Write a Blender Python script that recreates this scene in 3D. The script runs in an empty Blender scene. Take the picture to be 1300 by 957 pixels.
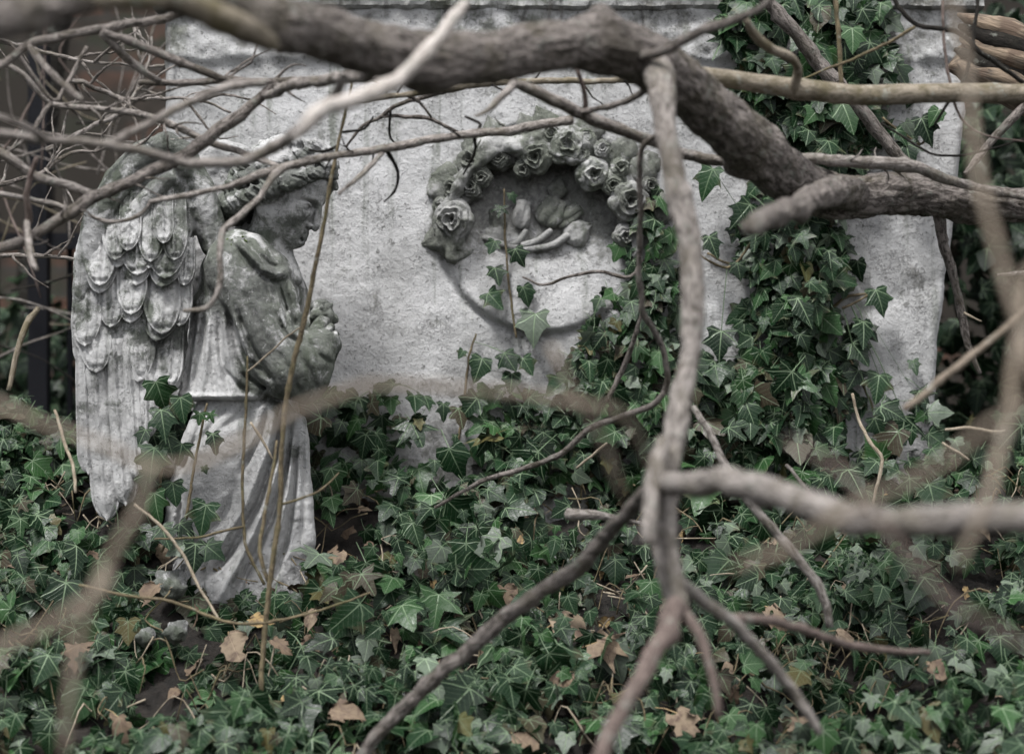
import bpy, math, random
import numpy as np
from math import sin, cos, pi, radians
from mathutils import Vector, Matrix

random.seed(7)
RNG = np.random.default_rng(11)
scene = bpy.context.scene
COL = scene.collection

# ------------------------------------------------------------------ camera frame
LENS, SENSOR, W0, H0 = 85.0, 36.0, 1300.0, 957.0
K = SENSOR / LENS / W0            # metres per photo pixel per metre of distance
CAM = (0.0, -5.8, 1.0)

def at(px, py, d):
    return np.array(((px - 650.0) * K * d, CAM[1] + d, CAM[2] + (478.5 - py) * K * d))

# ------------------------------------------------------------------ noise
_L = RNG.random((32, 32, 32)).astype(np.float32)
def vnoise(x, y, z):
    xi, yi, zi = np.floor(x), np.floor(y), np.floor(z)
    fx, fy, fz = x - xi, y - yi, z - zi
    fx, fy, fz = [f * f * (3 - 2 * f) for f in (fx, fy, fz)]
    i, j, k = [a.astype(np.int64) & 31 for a in (xi, yi, zi)]
    i1, j1, k1 = (i + 1) & 31, (j + 1) & 31, (k + 1) & 31
    def lp(a, b, t): return a + (b - a) * t
    return lp(lp(lp(_L[i, j, k], _L[i1, j, k], fx), lp(_L[i, j1, k], _L[i1, j1, k], fx), fy),
              lp(lp(_L[i, j, k1], _L[i1, j, k1], fx), lp(_L[i, j1, k1], _L[i1, j1, k1], fx), fy), fz) * 2 - 1
def fbm(x, y, z, o=4):
    s, a = 0, 1.0
    for n in range(o):
        s = s + a * vnoise(x * 2 ** n + 7.3 * n, y * 2 ** n + 3.1 * n, z * 2 ** n + 1.7 * n); a *= .5
    return s

# ------------------------------------------------------------------ object helpers
def tag(o, label=None, cat=None, group=None, kind=None):
    for k_, v in (('label', label), ('category', cat), ('group', group), ('kind', kind)):
        if v: o[k_] = v
    return o

def empty(name, loc, label, cat, group=None):
    o = bpy.data.objects.new(name, None); COL.objects.link(o)
    o.location = [float(c) for c in loc]; o.empty_display_size = .1
    o['root'] = [float(c) for c in loc]
    del o['root']
    ROOT[o.name] = np.array(loc, float)
    return tag(o, label, cat, group)
ROOT = {}

def mesh(name, V, F, mat, parent=None, origin=None, smooth=True, attrs=None, uv=None):
    """one mesh object; V in world space; children keep their root thing's origin"""
    V = np.asarray(V, float)
    if parent is not None: org = ROOT[parent.name]
    elif origin is not None: org = np.array(origin, float)
    else: org = np.zeros(3)
    me = bpy.data.meshes.new(name)
    if isinstance(F, np.ndarray): F = F.tolist()
    me.from_pydata((V - org).tolist(), [], F)
    me.materials.append(mat)
    if smooth: me.polygons.foreach_set('use_smooth', np.ones(len(me.polygons), bool))
    for an, a in (attrs or {}).items():
        a = np.asarray(a, np.float32)
        if a.ndim == 1:
            at_ = me.attributes.new(an, 'FLOAT', 'POINT'); at_.data.foreach_set('value', a)
        else:
            at_ = me.attributes.new(an, 'FLOAT_VECTOR', 'POINT'); at_.data.foreach_set('vector', a.ravel())
    me.update()
    o = bpy.data.objects.new(name, me); COL.objects.link(o)
    if parent is not None: o.parent = parent
    else: o.location = [float(c) for c in org]
    ROOT[o.name] = org
    return o

class Geo:
    def __init__(s): s.V, s.F, s.A, s.n = [], [], {}, 0
    def add(s, V, F, **attrs):
        V = np.asarray(V, float)
        s.V.append(V); s.F += [[i + s.n for i in f] for f in (F.tolist() if isinstance(F, np.ndarray) else F)]
        for k_, a in attrs.items(): s.A.setdefault(k_, []).append(np.asarray(a, np.float32))
        s.n += len(V)
    def build(s, name, mat, parent=None, **kw):
        return mesh(name, np.concatenate(s.V), s.F, mat, parent, attrs={k_: np.concatenate(a) for k_, a in s.A.items()}, **kw)

# ------------------------------------------------------------------ tubes (branches, stems, bars)
def crom(P, step):
    P = np.asarray(P, float)
    if len(P) < 2: return P
    Q = np.vstack([2 * P[0] - P[1], P, 2 * P[-1] - P[-2]])
    out = []
    for i in range(1, len(Q) - 2):
        n = max(2, int(np.linalg.norm(Q[i + 1][:3] - Q[i][:3]) / step))
        t = np.linspace(0, 1, n, endpoint=False)[:, None]
        a, b, c, d = Q[i - 1], Q[i], Q[i + 1], Q[i + 2]
        out.append(.5 * (2 * b + (c - a) * t + (2 * a - 5 * b + 4 * c - d) * t * t + (3 * b - a - 3 * c + d) * t ** 3))
    out.append(P[-1:])
    return np.vstack(out)

def tube_geo(P4, sides=10, step=.012, knob=.08, wob=.0, seed=0, lump=0.0, grain=0.0):
    """P4: rows (x,y,z,r). Returns V, F, tco (coordinates unrolled along the limb)."""
    C = crom(P4, step)
    n = len(C)
    C[:, 3] = np.maximum(C[:, 3], 1e-4)
    s = np.concatenate([[0], np.cumsum(np.linalg.norm(np.diff(C[:, :3], axis=0), axis=1))])
    if wob:
        fr = 1 / max(.02, 6 * C[:, 3].mean())
        for ax in range(3):
            C[:, ax] += wob * C[:, 3] * fbm(s * fr, np.full(n, seed * 3.7 + ax * 9.1), np.full(n, .5), 3)
    r = C[:, 3] * (1 + knob * fbm(s / (C[:, 3].mean() * 4 + 1e-6), np.full(n, seed * 1.3), np.full(n, 2.2), 3))
    T = np.gradient(C[:, :3], axis=0); T /= np.linalg.norm(T, axis=1)[:, None] + 1e-12
    N = np.zeros((n, 3)); v = np.array((0, 0, 1.)) if abs(T[0][2]) < .9 else np.array((1., 0, 0))
    for i in range(n):
        v = v - T[i] * v.dot(T[i]); v /= np.linalg.norm(v) + 1e-12; N[i] = v
    B = np.cross(T, N)
    a = np.linspace(0, 2 * pi, sides, endpoint=False)
    rr = np.repeat(r[:, None], sides, 1)
    if lump:
        q = C[:, 3].mean()
        rr = rr * (1 + lump * fbm(np.cos(a)[None] * 1.3 + seed + 0 * rr, np.sin(a)[None] * 1.3 + 0 * rr, (s / q * .55)[:, None] + 0 * rr, 3))
    if wob:      # nodes: swollen rings and one-sided buds or scars
        rn_ = random.Random(int(seed * 1000) + 5); q = C[:, 3].mean(); sk = q * rn_.uniform(4, 12)
        while sk < s[-1]:
            a0 = rn_.uniform(0, 2 * pi); e_ = np.exp(-((s - sk) / (q * rn_.uniform(.5, 1.1))) ** 2)[:, None]
            rr = rr * (1 + rn_.uniform(.02, .12) * e_ + rn_.uniform(.1, .5) * e_ * np.clip(np.cos(a - a0), 0, 1)[None] ** 4)
            sk += q * rn_.uniform(7, 22)
    if grain:
        ca, sa, sz = C[:, 3:4] * np.cos(a)[None] * 110, C[:, 3:4] * np.sin(a)[None] * 110, (s * 34)[:, None] + 0 * rr
        g1 = np.abs(fbm(ca + seed, sa, sz, 3)); rr = rr + grain * (np.minimum(g1, .5) - .25) * .012
    V = C[:, None, :3] + rr[..., None] * (np.cos(a)[None, :, None] * N[:, None] + np.sin(a)[None, :, None] * B[:, None])
    tco = np.stack([rr * np.cos(a)[None], rr * np.sin(a)[None], np.repeat(s[:, None], sides, 1) + seed], -1)
    V = V.reshape(-1, 3); tco = tco.reshape(-1, 3)
    i = np.arange(n - 1)[:, None] * sides; j = np.arange(sides)[None]; j1 = (j + 1) % sides
    F = np.stack([i + j, i + j1, i + sides + j1, i + sides + j], -1).reshape(-1, 4).tolist()
    k0 = len(V)
    V = np.vstack([V, C[0, :3] - T[0] * r[0] * .4, C[-1, :3] + T[-1] * r[-1] * .5])
    tco = np.vstack([tco, (0, 0, seed), (0, 0, s[-1] + seed)])
    for q in range(sides):
        F.append([k0, (q + 1) % sides, q]); F.append([k0 + 1, (n - 1) * sides + q, (n - 1) * sides + (q + 1) % sides])
    return V, F, tco

def px4(pts, d=None):
    out = []
    for p in pts:
        if len(p) == 4: x, y, dd, r = p
        else: (x, y, r), dd = p, d
        q = at(x, y, dd); out.append((q[0], q[1], q[2], r * K * dd))
    return np.array(out)

_seed = [0]
def limb(name, pts, mat, parent=None, d=None, sides=10, knob=.12, wob=.5, lump=0.0, step=.012, grain=0.0):
    _seed[0] += 1
    P = px4(pts, d)
    V, F, t = tube_geo(P, sides, step, knob, wob, _seed[0] * 1.37, lump, grain)
    o = mesh(name, V, F, mat, parent, origin=None if parent is not None else P[0, :3], attrs={'tco': t})
    return o

# ------------------------------------------------------------------ materials
def newmat(name):
    m = bpy.data.materials.new(name); m.use_nodes = True
    nt = m.node_tree; b = nt.nodes['Principled BSDF']
    return m, nt, b
def N(nt, typ, ins=None, **props):
    n = nt.nodes.new(typ)
    for k_, v in props.items(): setattr(n, k_, v)
    for k_, v in (ins or {}).items():
        if hasattr(v, 'links') and hasattr(v, 'is_output'): nt.links.new(v, n.inputs[k_])
        else: n.inputs[k_].default_value = v
    return n
def noise(nt, vec, scale, detail=6, rough=.6, dist=0.0):
    return N(nt, 'ShaderNodeTexNoise', {'Vector': vec, 'Scale': scale, 'Detail': detail, 'Roughness': rough, 'Distortion': dist}).outputs['Fac']
def ramp(nt, fac, p0, p1, c0=0.0, c1=1.0):
    return N(nt, 'ShaderNodeMapRange', {0: fac, 1: p0, 2: p1, 3: c0, 4: c1}, interpolation_type='SMOOTHSTEP').outputs[0]
def math_(nt, op, a, b=0.0, c=0.0, clamp=False):
    n = N(nt, 'ShaderNodeMath', {0: a, 1: b, 2: c}, operation=op); n.use_clamp = clamp
    return n.outputs[0]
def mix(nt, f, a, b, blend='MIX'):
    n = nt.nodes.new('ShaderNodeMix'); n.data_type = 'RGBA'; n.blend_type = blend
    def col(v): return (*v, 1) if isinstance(v, tuple) and len(v) == 3 else v
    for k_, v in ((0, f), (6, col(a)), (7, col(b))):
        if hasattr(v, 'is_output'): nt.links.new(v, n.inputs[k_])
        else: n.inputs[k_].default_value = v
    return n.outputs[2]
def bump(nt, h, strength=.5, dist=.01, nrm=None):
    ins = {'Height': h, 'Strength': strength, 'Distance': dist}
    if nrm is not None: ins['Normal'] = nrm
    return N(nt, 'ShaderNodeBump', ins).outputs[0]

def stone_mat(name, light, mid, dark, stain_base=0.0, use_attr=True, pit=1.0, blot=0.5, green=.3):
    m, nt, b = newmat(name)
    co = N(nt, 'ShaderNodeTexCoord').outputs['Object']
    n1 = noise(nt, co, 4.0, 7, .62); n2 = noise(nt, co, 21.0, 10, .7, .4); n3 = noise(nt, co, 95.0, 6, .65, .8); n4 = noise(nt, co, 9.0, 9, .7, .3); n6 = noise(nt, co, 58.0, 9, .75, .6); n7 = noise(nt, co, 240.0, 4, .7)
    big = ramp(nt, n1, .34, .66)
    c = mix(nt, big, mid, light)
    # vermiculate weathering: worm-like pits
    wn = noise(nt, co, 62.0, 3, .55, 1.6)
    worm = math_(nt, 'ABSOLUTE', math_(nt, 'SUBTRACT', wn, .5))
    worm = ramp(nt, worm, .0, .035, 1.0, 0.0)
    worm = math_(nt, 'MULTIPLY', worm, ramp(nt, n4, .48, .60))
    speck = math_(nt, 'MAXIMUM', ramp(nt, n3, .58, .66), math_(nt, 'MULTIPLY', ramp(nt, n7, .58, .68), .7))
    c = mix(nt, math_(nt, 'MULTIPLY', math_(nt, 'MAXIMUM', speck, math_(nt, 'MULTIPLY', worm, .55)), .62 * pit, clamp=True), c, dark)
    # dark crusts, and the painted shade of the medallion recess
    if use_attr:
        st = N(nt, 'ShaderNodeAttribute', attribute_name='stain_shade').outputs['Fac']
    else:
        st = N(nt, 'ShaderNodeValue').outputs[0]; st.default_value = stain_base
    th = math_(nt, 'ADD', math_(nt, 'MULTIPLY', math_(nt, 'ADD', n2, n4), .5), math_(nt, 'MULTIPLY_ADD', st, .31, -.26 + .2 * blot))
    crust = ramp(nt, math_(nt, 'ADD', th, math_(nt, 'MULTIPLY_ADD', n6, .30, -.15)), .45, .57)
    dk = mix(nt, ramp(nt, n6, .38, .62), dark, tuple(v * 2.6 for v in dark))
    dk = mix(nt, math_(nt, 'MULTIPLY', ramp(nt, n1, .45, .6), green), dk, (dark[0] * 1.25, dark[1] * 1.6, dark[2] * .95))
    c = mix(nt, math_(nt, 'MULTIPLY', crust, .86), c, dk)
    # pale lichen
    li = math_(nt, 'MULTIPLY', ramp(nt, noise(nt, co, 46.0, 8, .75, .5), .60, .66), crust)
    c = mix(nt, math_(nt, 'MULTIPLY', li, .55), c, tuple(min(.6, v * 1.1) for v in light))
    nt.links.new(c, b.inputs['Base Color'])
    b.inputs['Roughness'].default_value = .93; b.inputs['Specular IOR Level'].default_value = .2
    sv_ = N(nt, 'ShaderNodeVectorMath', {0: co, 1: (26., 26., 1.6)}, operation='MULTIPLY').outputs[0]
    stk = math_(nt, 'MULTIPLY', ramp(nt, noise(nt, sv_, 1.0, 5, .6, .3), .52, .68), ramp(nt, n1, .35, .6))
    c = mix(nt, math_(nt, 'MULTIPLY', stk, .6), c, (dark[0] * 1.1, dark[1] * 1.3, dark[2] * .95))
    nt.links.new(c, b.inputs['Base Color'])
    h = math_(nt, 'ADD', math_(nt, 'MULTIPLY_ADD', n2, .8, math_(nt, 'MULTIPLY', n6, .5)), math_(nt, 'MULTIPLY_ADD', n3, .4, math_(nt, 'MULTIPLY', n7, .14)))
    h = math_(nt, 'SUBTRACT', h, math_(nt, 'MULTIPLY', worm, .25 * pit))
    nt.links.new(bump(nt, h, .9, .010), b.inputs['Normal'])
    return m

def bark_mat(name, top, groove, moss, rough_amt=1.0, moss_amt=.5, freq=1.0):
    m, nt, b = newmat(name)
    a = N(nt, 'ShaderNodeAttribute', attribute_name='tco').outputs['Vector']
    st = N(nt, 'ShaderNodeVectorMath', {0: a, 1: (1, 1, .38)}, operation='MULTIPLY').outputs[0]
    n1 = noise(nt, st, 95 * freq, 8, .7, 1.2); n2 = noise(nt, st, 330 * freq, 4, .6, .8); n3 = noise(nt, a, 11, 6, .6); n5 = noise(nt, a, 34, 6, .65)
    rid = ramp(nt, n1, .38, .6)
    c = mix(nt, rid, groove, top)
    c = mix(nt, ramp(nt, n2, .58, .72), c, tuple(min(.7, v * 1.45) for v in top))
    c = mix(nt, math_(nt, 'MULTIPLY', ramp(nt, n3, .47, .64), moss_amt), c, moss)
    c = mix(nt, math_(nt, 'MULTIPLY', ramp(nt, n5, .58, .66), .55), c, (.24, .25, .22))
    le = N(nt, 'ShaderNodeVectorMath', {0: a, 1: (60., 60., 190.)}, operation='MULTIPLY').outputs[0]
    c = mix(nt, math_(nt, 'MULTIPLY', ramp(nt, noise(nt, le, 1.0, 2, .5), .66, .70), .7), c, tuple(v * .5 for v in groove))
    c = mix(nt, math_(nt, 'MULTIPLY', ramp(nt, noise(nt, a, 5.5, 7, .65), .52, .7), .6), c, groove)
    nt.links.new(c, b.inputs['Base Color'])
    b.inputs['Roughness'].default_value = .85; b.inputs['Specular IOR Level'].default_value = .25
    nt.links.new(bump(nt, math_(nt, 'ADD', n1, math_(nt, 'MULTIPLY', n2, .4)), min(1, 1.0 * rough_amt), .012), b.inputs['Normal'])
    return m

def leaf_mat(name, dead=False):
    m, nt, b = newmat(name)
    lc = N(nt, 'ShaderNodeAttribute', attribute_name='leafco').outputs['Vector']   # x across, y along, in leaf lengths
    rn = N(nt, 'ShaderNodeAttribute', attribute_name='leafrnd').outputs['Vector']  # three random numbers per leaf
    sx = N(nt, 'ShaderNodeSeparateXYZ', {0: lc}); sr = N(nt, 'ShaderNodeSeparateXYZ', {0: rn})
    x = math_(nt, 'ABSOLUTE', sx.outputs[0]); y = sx.outputs[1]
    r0, r1, r2 = sr.outputs
    veins = None
    for dx, dy, w in ((0, 1, .028), (.78, .62, .023), (.995, -.06, .019)):
        dist = math_(nt, 'ABSOLUTE', math_(nt, 'SUBTRACT', math_(nt, 'MULTIPLY', x, dy), math_(nt, 'MULTIPLY', y, dx)))
        along = math_(nt, 'ADD', math_(nt, 'MULTIPLY', x, dx), math_(nt, 'MULTIPLY', y, dy))
        wd = math_(nt, 'MULTIPLY_ADD', along, -w * .65, w)
        v = math_(nt, 'SUBTRACT', 1.0, math_(nt, 'DIVIDE', dist, math_(nt, 'MAXIMUM', wd, .003)), clamp=True)
        v = math_(nt, 'MULTIPLY', math_(nt, 'POWER', v, .6), math_(nt, 'GREATER_THAN', along, 0.0))
        veins = v if veins is None else math_(nt, 'MAXIMUM', veins, v)
    # side veins
    t = math_(nt, 'MULTIPLY', math_(nt, 'SUBTRACT', y, math_(nt, 'MULTIPLY', x, .95)), 6.5)
    f = math_(nt, 'ABSOLUTE', math_(nt, 'SUBTRACT', math_(nt, 'FRACT', t), .5))
    sv = math_(nt, 'MULTIPLY', ramp(nt, f, .0, .07, 1.0, 0.0), .38)
    veins = math_(nt, 'MAXIMUM', veins, sv)
    off = N(nt, 'ShaderNodeVectorMath', {0: lc, 1: N(nt, 'ShaderNodeVectorMath', {0: rn, 1: (31., 17., 23.)}, operation='MULTIPLY').outputs[0]}, operation='ADD').outputs[0]
    n1 = noise(nt, off, 5.0, 5, .6); n2 = noise(nt, off, 16, 4, .6)
    if dead:
        c = mix(nt, r0, (.10, .066, .040), (.20, .155, .105))
        c = mix(nt, math_(nt, 'MULTIPLY', math_(nt, 'GREATER_THAN', r1, .8), .7), c, (.40, .28, .11))
        c = mix(nt, ramp(nt, n1, .4, .7), c, (.075, .048, .034)); vcol = (.28, .21, .15); va = .35
    else:
        c = mix(nt, r0, (.0022, .0088, .0036), (.0078, .028, .0092))
        c = mix(nt, math_(nt, 'MULTIPLY', ramp(nt, r1, .74, .97), .75), c, (.028, .074, .022))     # young, brighter leaves
        c = mix(nt, math_(nt, 'MULTIPLY', math_(nt, 'GREATER_THAN', r2, .95), .7), c, (.12, .145, .115))  # pale undersides
        c = mix(nt, math_(nt, 'MULTIPLY', ramp(nt, n1, .5, .75), .45), c, (.012, .024, .014))
        c = mix(nt, math_(nt, 'MULTIPLY', math_(nt, 'LESS_THAN', r2, .012), .7), c, (.09, .075, .03))
        c = mix(nt, math_(nt, 'MULTIPLY', math_(nt, 'LESS_THAN', r1, .06), .7), c, (.045, .032, .022))
        edge = ramp(nt, math_(nt, 'ADD', math_(nt, 'ADD', x, math_(nt, 'MULTIPLY', y, .35)), math_(nt, 'MULTIPLY', n2, .5)), .62, .85)
        c = mix(nt, math_(nt, 'MULTIPLY', edge, math_(nt, 'MULTIPLY', ramp(nt, r0, .6, .9), .6)), c, (.05, .04, .022))
        c = mix(nt, math_(nt, 'MULTIPLY', ramp(nt, n2, .62, .72), .25), c, (.065, .08, .05)); vcol = (.19, .26, .16); va = .85
    vi = math_(nt, 'MULTIPLY', veins, math_(nt, 'MULTIPLY_ADD', r2, .5 * va, .55 * va))
    c = mix(nt, vi, c, vcol)
    nt.links.new(c, b.inputs['Base Color'])
    b.inputs['Roughness'].default_value = .8 if dead else .40
    if not dead:
        nt.links.new(ramp(nt, n2, .3, .7, .24, .46), b.inputs['Roughness'])
        b.inputs['Specular IOR Level'].default_value = .2
    h = math_(nt, 'ADD', math_(nt, 'MULTIPLY', veins, -.5), math_(nt, 'MULTIPLY', n1, .9))
    nt.links.new(bump(nt, h, .5, .004), b.inputs['Normal'])
    return m

M = {}
M['slab'] = stone_mat('pitted_limestone', (.50, .50, .505), (.39, .39, .39), (.085, .085, .08), .16, True, 1.3, .55, .15)
M['frieze'] = stone_mat('rough_limestone', (.40, .40, .395), (.26, .26, .255), (.07, .068, .06), .45, False, 1.0, .5, .4)
M['relief'] = stone_mat('carved_limestone', (.40, .40, .395), (.21, .21, .205), (.055, .058, .05), .3, True, .7, .5, .3)
M['angel'] = stone_mat('angel_stone', (.49, .49, .49), (.31, .31, .31), (.042, .045, .04), .3, True, .85, .5, .5)
M['bark'] = bark_mat('grey_bark', (.25, .222, .205), (.055, .047, .041), (.07, .06, .035), 1.0, .5)
M['bark_smooth'] = bark_mat('olive_bark', (.22, .19, .15), (.10, .085, .06), (.085, .072, .035), .35, .75, .7)
M['bark_pale'] = bark_mat('pale_bark', (.33, .30, .28), (.09, .078, .068), (.13, .115, .08), .8, .5)
M['bark_bright'] = bark_mat('bleached_bark', (.52, .48, .45), (.28, .25, .23), (.3, .27, .22), .5, .3)
M['bark_tan'] = bark_mat('tan_bark', (.24, .20, .16), (.12, .097, .075), (.15, .12, .085), .4, .5)
M['bark_dark'] = bark_mat('dark_bark', (.020, .017, .014), (.007, .006, .005), (.018, .017, .010), .8, .4)
M['bark_red'] = bark_mat('reddish_bark', (.16, .125, .112), (.065, .048, .042), (.11, .09, .075), .5, .4)
M['stem'] = bark_mat('vine_stem', (.16, .13, .08), (.07, .055, .035), (.10, .10, .04), .5, .5)
M['straw'] = bark_mat('dry_stem', (.36, .31, .24), (.2, .165, .12), (.25, .2, .14), .4, .3)
M['ivy'] = leaf_mat('ivy_leaf'); M['dead'] = leaf_mat('dead_leaf', True)
m, nt, b = newmat('black_iron'); b.inputs['Base Color'].default_value = (.004, .0045, .007, 1); b.inputs['Roughness'].default_value = .7; b.inputs['Specular IOR Level'].default_value = .2
co = N(nt, 'ShaderNodeTexCoord').outputs['Object']; nt.links.new(bump(nt, noise(nt, co, 120), .3, .003), b.inputs['Normal']); M['iron'] = m
m, nt, b = newmat('soil'); co = N(nt, 'ShaderNodeTexCoord').outputs['Object']
c = mix(nt, ramp(nt, noise(nt, co, 30, 8, .7), .35, .65), (.006, .005, .004), (.024, .019, .015))
nt.links.new(c, b.inputs['Base Color']); b.inputs['Roughness'].default_value = .95
nt.links.new(bump(nt, noise(nt, co, 60, 8, .7), 1, .02), b.inputs['Normal']); M['soil'] = m
m, nt, b = newmat('old_brick'); co = N(nt, 'ShaderNodeTexCoord').outputs['Object']
mp = N(nt, 'ShaderNodeMapping', {'Vector': co, 'Rotation': (pi / 2, 0, 0)}).outputs[0]
bk = N(nt, 'ShaderNodeTexBrick', {'Vector': mp, 'Color1': (.085, .040, .026, 1), 'Color2': (.034, .028, .022, 1), 'Mortar': (.035, .032, .028, 1), 'Scale': 1.0, 'Mortar Size': .012, 'Brick Width': .25, 'Row Height': .085})
c = mix(nt, ramp(nt, noise(nt, co, 2.2, 7, .65), .42, .54), bk.outputs['Color'], (.016, .0125, .009))
c = mix(nt, ramp(nt, noise(nt, co, 5, 7, .65), .52, .66), c, (.018, .022, .012))
nt.links.new(c, b.inputs['Base Color']); b.inputs['Roughness'].default_value = .95
nt.links.new(bump(nt, bk.outputs['Fac'], -.6, .01), b.inputs['Normal']); M['brick'] = m
m, nt, b = newmat('split_wood'); a = N(nt, 'ShaderNodeAttribute', attribute_name='tco').outputs['Vector']
st = N(nt, 'ShaderNodeVectorMath', {0: a, 1: (1, 1, .1)}, operation='MULTIPLY').outputs[0]
n1 = noise(nt, st, 70, 8, .65, .5)
c = mix(nt, ramp(nt, n1, .35, .62), (.04, .03, .022), (.22, .165, .115))
c = mix(nt, ramp(nt, noise(nt, a, 16, 5), .5, .62), c, (.09, .06, .04))
nt.links.new(c, b.inputs['Base Color']); b.inputs['Roughness'].default_value = .8
nt.links.new(bump(nt, n1, .9, .01), b.inputs['Normal']); M['wood'] = m
m, nt, b = newmat('moss'); co = N(nt, 'ShaderNodeTexCoord').outputs['Object']
nt.links.new(mix(nt, noise(nt, co, 140), (.02, .035, .008), (.07, .10, .025)), b.inputs['Base Color']); b.inputs['Roughness'].default_value = 1; M['moss'] = m
# ================================================================== the stone angel
AY = -0.25; AS = K * (AY - CAM[1] - .107)     # statue design unit: one photo pixel at its front
def aw(P):
    """design coordinates (x, y down, depth) -> world"""
    P = np.asarray(P, float)
    return np.stack([(P[..., 0] - 650) * AS, AY + P[..., 2] * AS, CAM[2] + (478.5 - P[..., 1]) * AS], -1)

class Field:
    def __init__(s, lo, hi, h):
        s.lo, s.h = np.array(lo, np.float32), h
        n = [int((b - a) / h) + 1 for a, b in zip(lo, hi)]
        ax = [np.float32(lo[i]) + np.arange(n[i], dtype=np.float32) * h for i in range(3)]
        s.x, s.y, s.w = ax[0][:, None, None], ax[1][None, :, None], ax[2][None, None, :]
        s.D = np.full(n, 1e3, np.float32)
    def ell(s, c, r):
        px, py, pw = s.x - c[0], s.y - c[1], s.w - c[2]
        k0 = np.sqrt((px / r[0]) ** 2 + (py / r[1]) ** 2 + (pw / r[2]) ** 2)
        k1 = np.sqrt((px / r[0] ** 2) ** 2 + (py / r[1] ** 2) ** 2 + (pw / r[2] ** 2) ** 2)
        return k0 * (k0 - 1) / (k1 + 1e-6)
    def cap(s, a, b, ra, rb):
        a, b = np.array(a, np.float32), np.array(b, np.float32); d = b - a
        px, py, pw = s.x - a[0], s.y - a[1], s.w - a[2]
        t = np.clip((px * d[0] + py * d[1] + pw * d[2]) / (d @ d + 1e-9), 0, 1)
        return np.sqrt((px - t * d[0]) ** 2 + (py - t * d[1]) ** 2 + (pw - t * d[2]) ** 2) - (ra + (rb - ra) * t)
    def add(s, d, k=8.0):
        h = np.clip(.5 + .5 * (s.D - d) / k, 0, 1); s.D = (s.D + (d - s.D) * h - k * h * (1 - h)).astype(np.float32)
    def sub(s, d, k=4.0):
        d = -d; h = np.clip(.5 - .5 * (s.D - d) / k, 0, 1); s.D = (s.D + (d - s.D) * h + k * h * (1 - h)).astype(np.float32)
    def chain(s, pts, k=8.0, sub=False):
        d = None
        for p, q in zip(pts, pts[1:]):
            e = s.cap(p[:3], q[:3], p[3], q[3]); d = e if d is None else np.minimum(d, e)
        (s.sub if sub else s.add)(d, k)
    def column(s, tab, k=8.0, top=None, bottom=None, round_=6):
        """tab rows: y, left, right, front, back"""
        t = np.array(tab, np.float32); y = s.y[0, :, 0]
        L, R, A, B = [np.interp(y, t[:, 0], t[:, i])[None, :, None] for i in (1, 2, 3, 4)]
        cx, rx, cw, rw = (L + R) / 2, (R - L) / 2, (A + B) / 2, (B - A) / 2
        q = np.sqrt(((s.x - cx) / rx) ** 2 + ((s.w - cw) / rw) ** 2)
        d = (q - 1) * np.minimum(rx, rw)
        for lim, sg in ((tab[0][0], -1), (tab[-1][0], 1)):
            e = sg * (s.y - lim) + 0 * d
            hh = np.clip(.5 - .5 * (d - e) / round_, 0, 1); d = d + (e - d) * hh + round_ * hh * (1 - hh)
        s.add(d, k)
    def net(s):
        D, h = s.D, s.h
        n = D.shape; neg = D < 0
        c = np.zeros([a - 1 for a in n], np.int8)
        offs = [(i, j, k) for i in (0, 1) for j in (0, 1) for k in (0, 1)]
        sl = lambda o: tuple(slice(o[a], n[a] - 1 + o[a]) for a in range(3))
        for o in offs: c += neg[sl(o)]
        I = np.argwhere((c > 0) & (c < 8))
        acc, cnt = np.zeros((len(I), 3)), np.zeros(len(I))
        for o in offs:
            for ax in range(3):
                if o[ax]: continue
                p = list(o); p[ax] = 1
                a = D[I[:, 0] + o[0], I[:, 1] + o[1], I[:, 2] + o[2]]; b = D[I[:, 0] + p[0], I[:, 1] + p[1], I[:, 2] + p[2]]
                m_ = (a < 0) != (b < 0); t = np.where(m_, a / np.where(m_, a - b, 1), 0)
                q = np.array(o, float)[None] + 0 * acc; q[:, ax] = t
                acc += np.where(m_[:, None], q, 0); cnt += m_
        V = (I + acc / cnt[:, None]) * h + s.lo
        idx = -np.ones(c.shape, np.int64); idx[I[:, 0], I[:, 1], I[:, 2]] = np.arange(len(I))
        F = []
        for ax in range(3):
            u, v = (ax + 1) % 3, (ax + 2) % 3
            a = [slice(None)] * 3; b = [slice(None)] * 3
            a[ax] = slice(0, n[ax] - 1); b[ax] = slice(1, n[ax])
            for t_ in (u, v): a[t_] = b[t_] = slice(1, n[t_] - 1)
            na, nb = neg[tuple(a)], neg[tuple(b)]
            E = np.argwhere(na != nb)
            if not len(E): continue
            fl = na[E[:, 0], E[:, 1], E[:, 2]]
            E = E.copy(); E[:, u] += 1; E[:, v] += 1
            def cell(du, dv):
                P = E.copy(); P[:, u] -= du; P[:, v] -= dv
                return idx[P[:, 0], P[:, 1], P[:, 2]]
            Q = np.stack([cell(1, 1), cell(0, 1), cell(0, 0), cell(1, 0)], 1)
            Q[~fl] = Q[~fl][:, ::-1]
            F.append(Q)
        F = np.concatenate(F); F = F[(F >= 0).all(1)]
        return V, F

def pdist(X, Y, pts):
    d = np.full(np.broadcast(X, Y).shape, 1e9, np.float32); par = np.zeros_like(d)
    n = len(pts) - 1
    for i, (p, q) in enumerate(zip(pts, pts[1:])):
        dx, dy = q[0] - p[0], q[1] - p[1]
        t = np.clip(((X - p[0]) * dx + (Y - p[1]) * dy) / (dx * dx + dy * dy + 1e-9), 0, 1)
        e = np.hypot(X - p[0] - t * dx, Y - p[1] - t * dy); m_ = e < d
        d = np.where(m_, e, d); par = np.where(m_, (i + t) / n, par)
    return d, par

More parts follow.
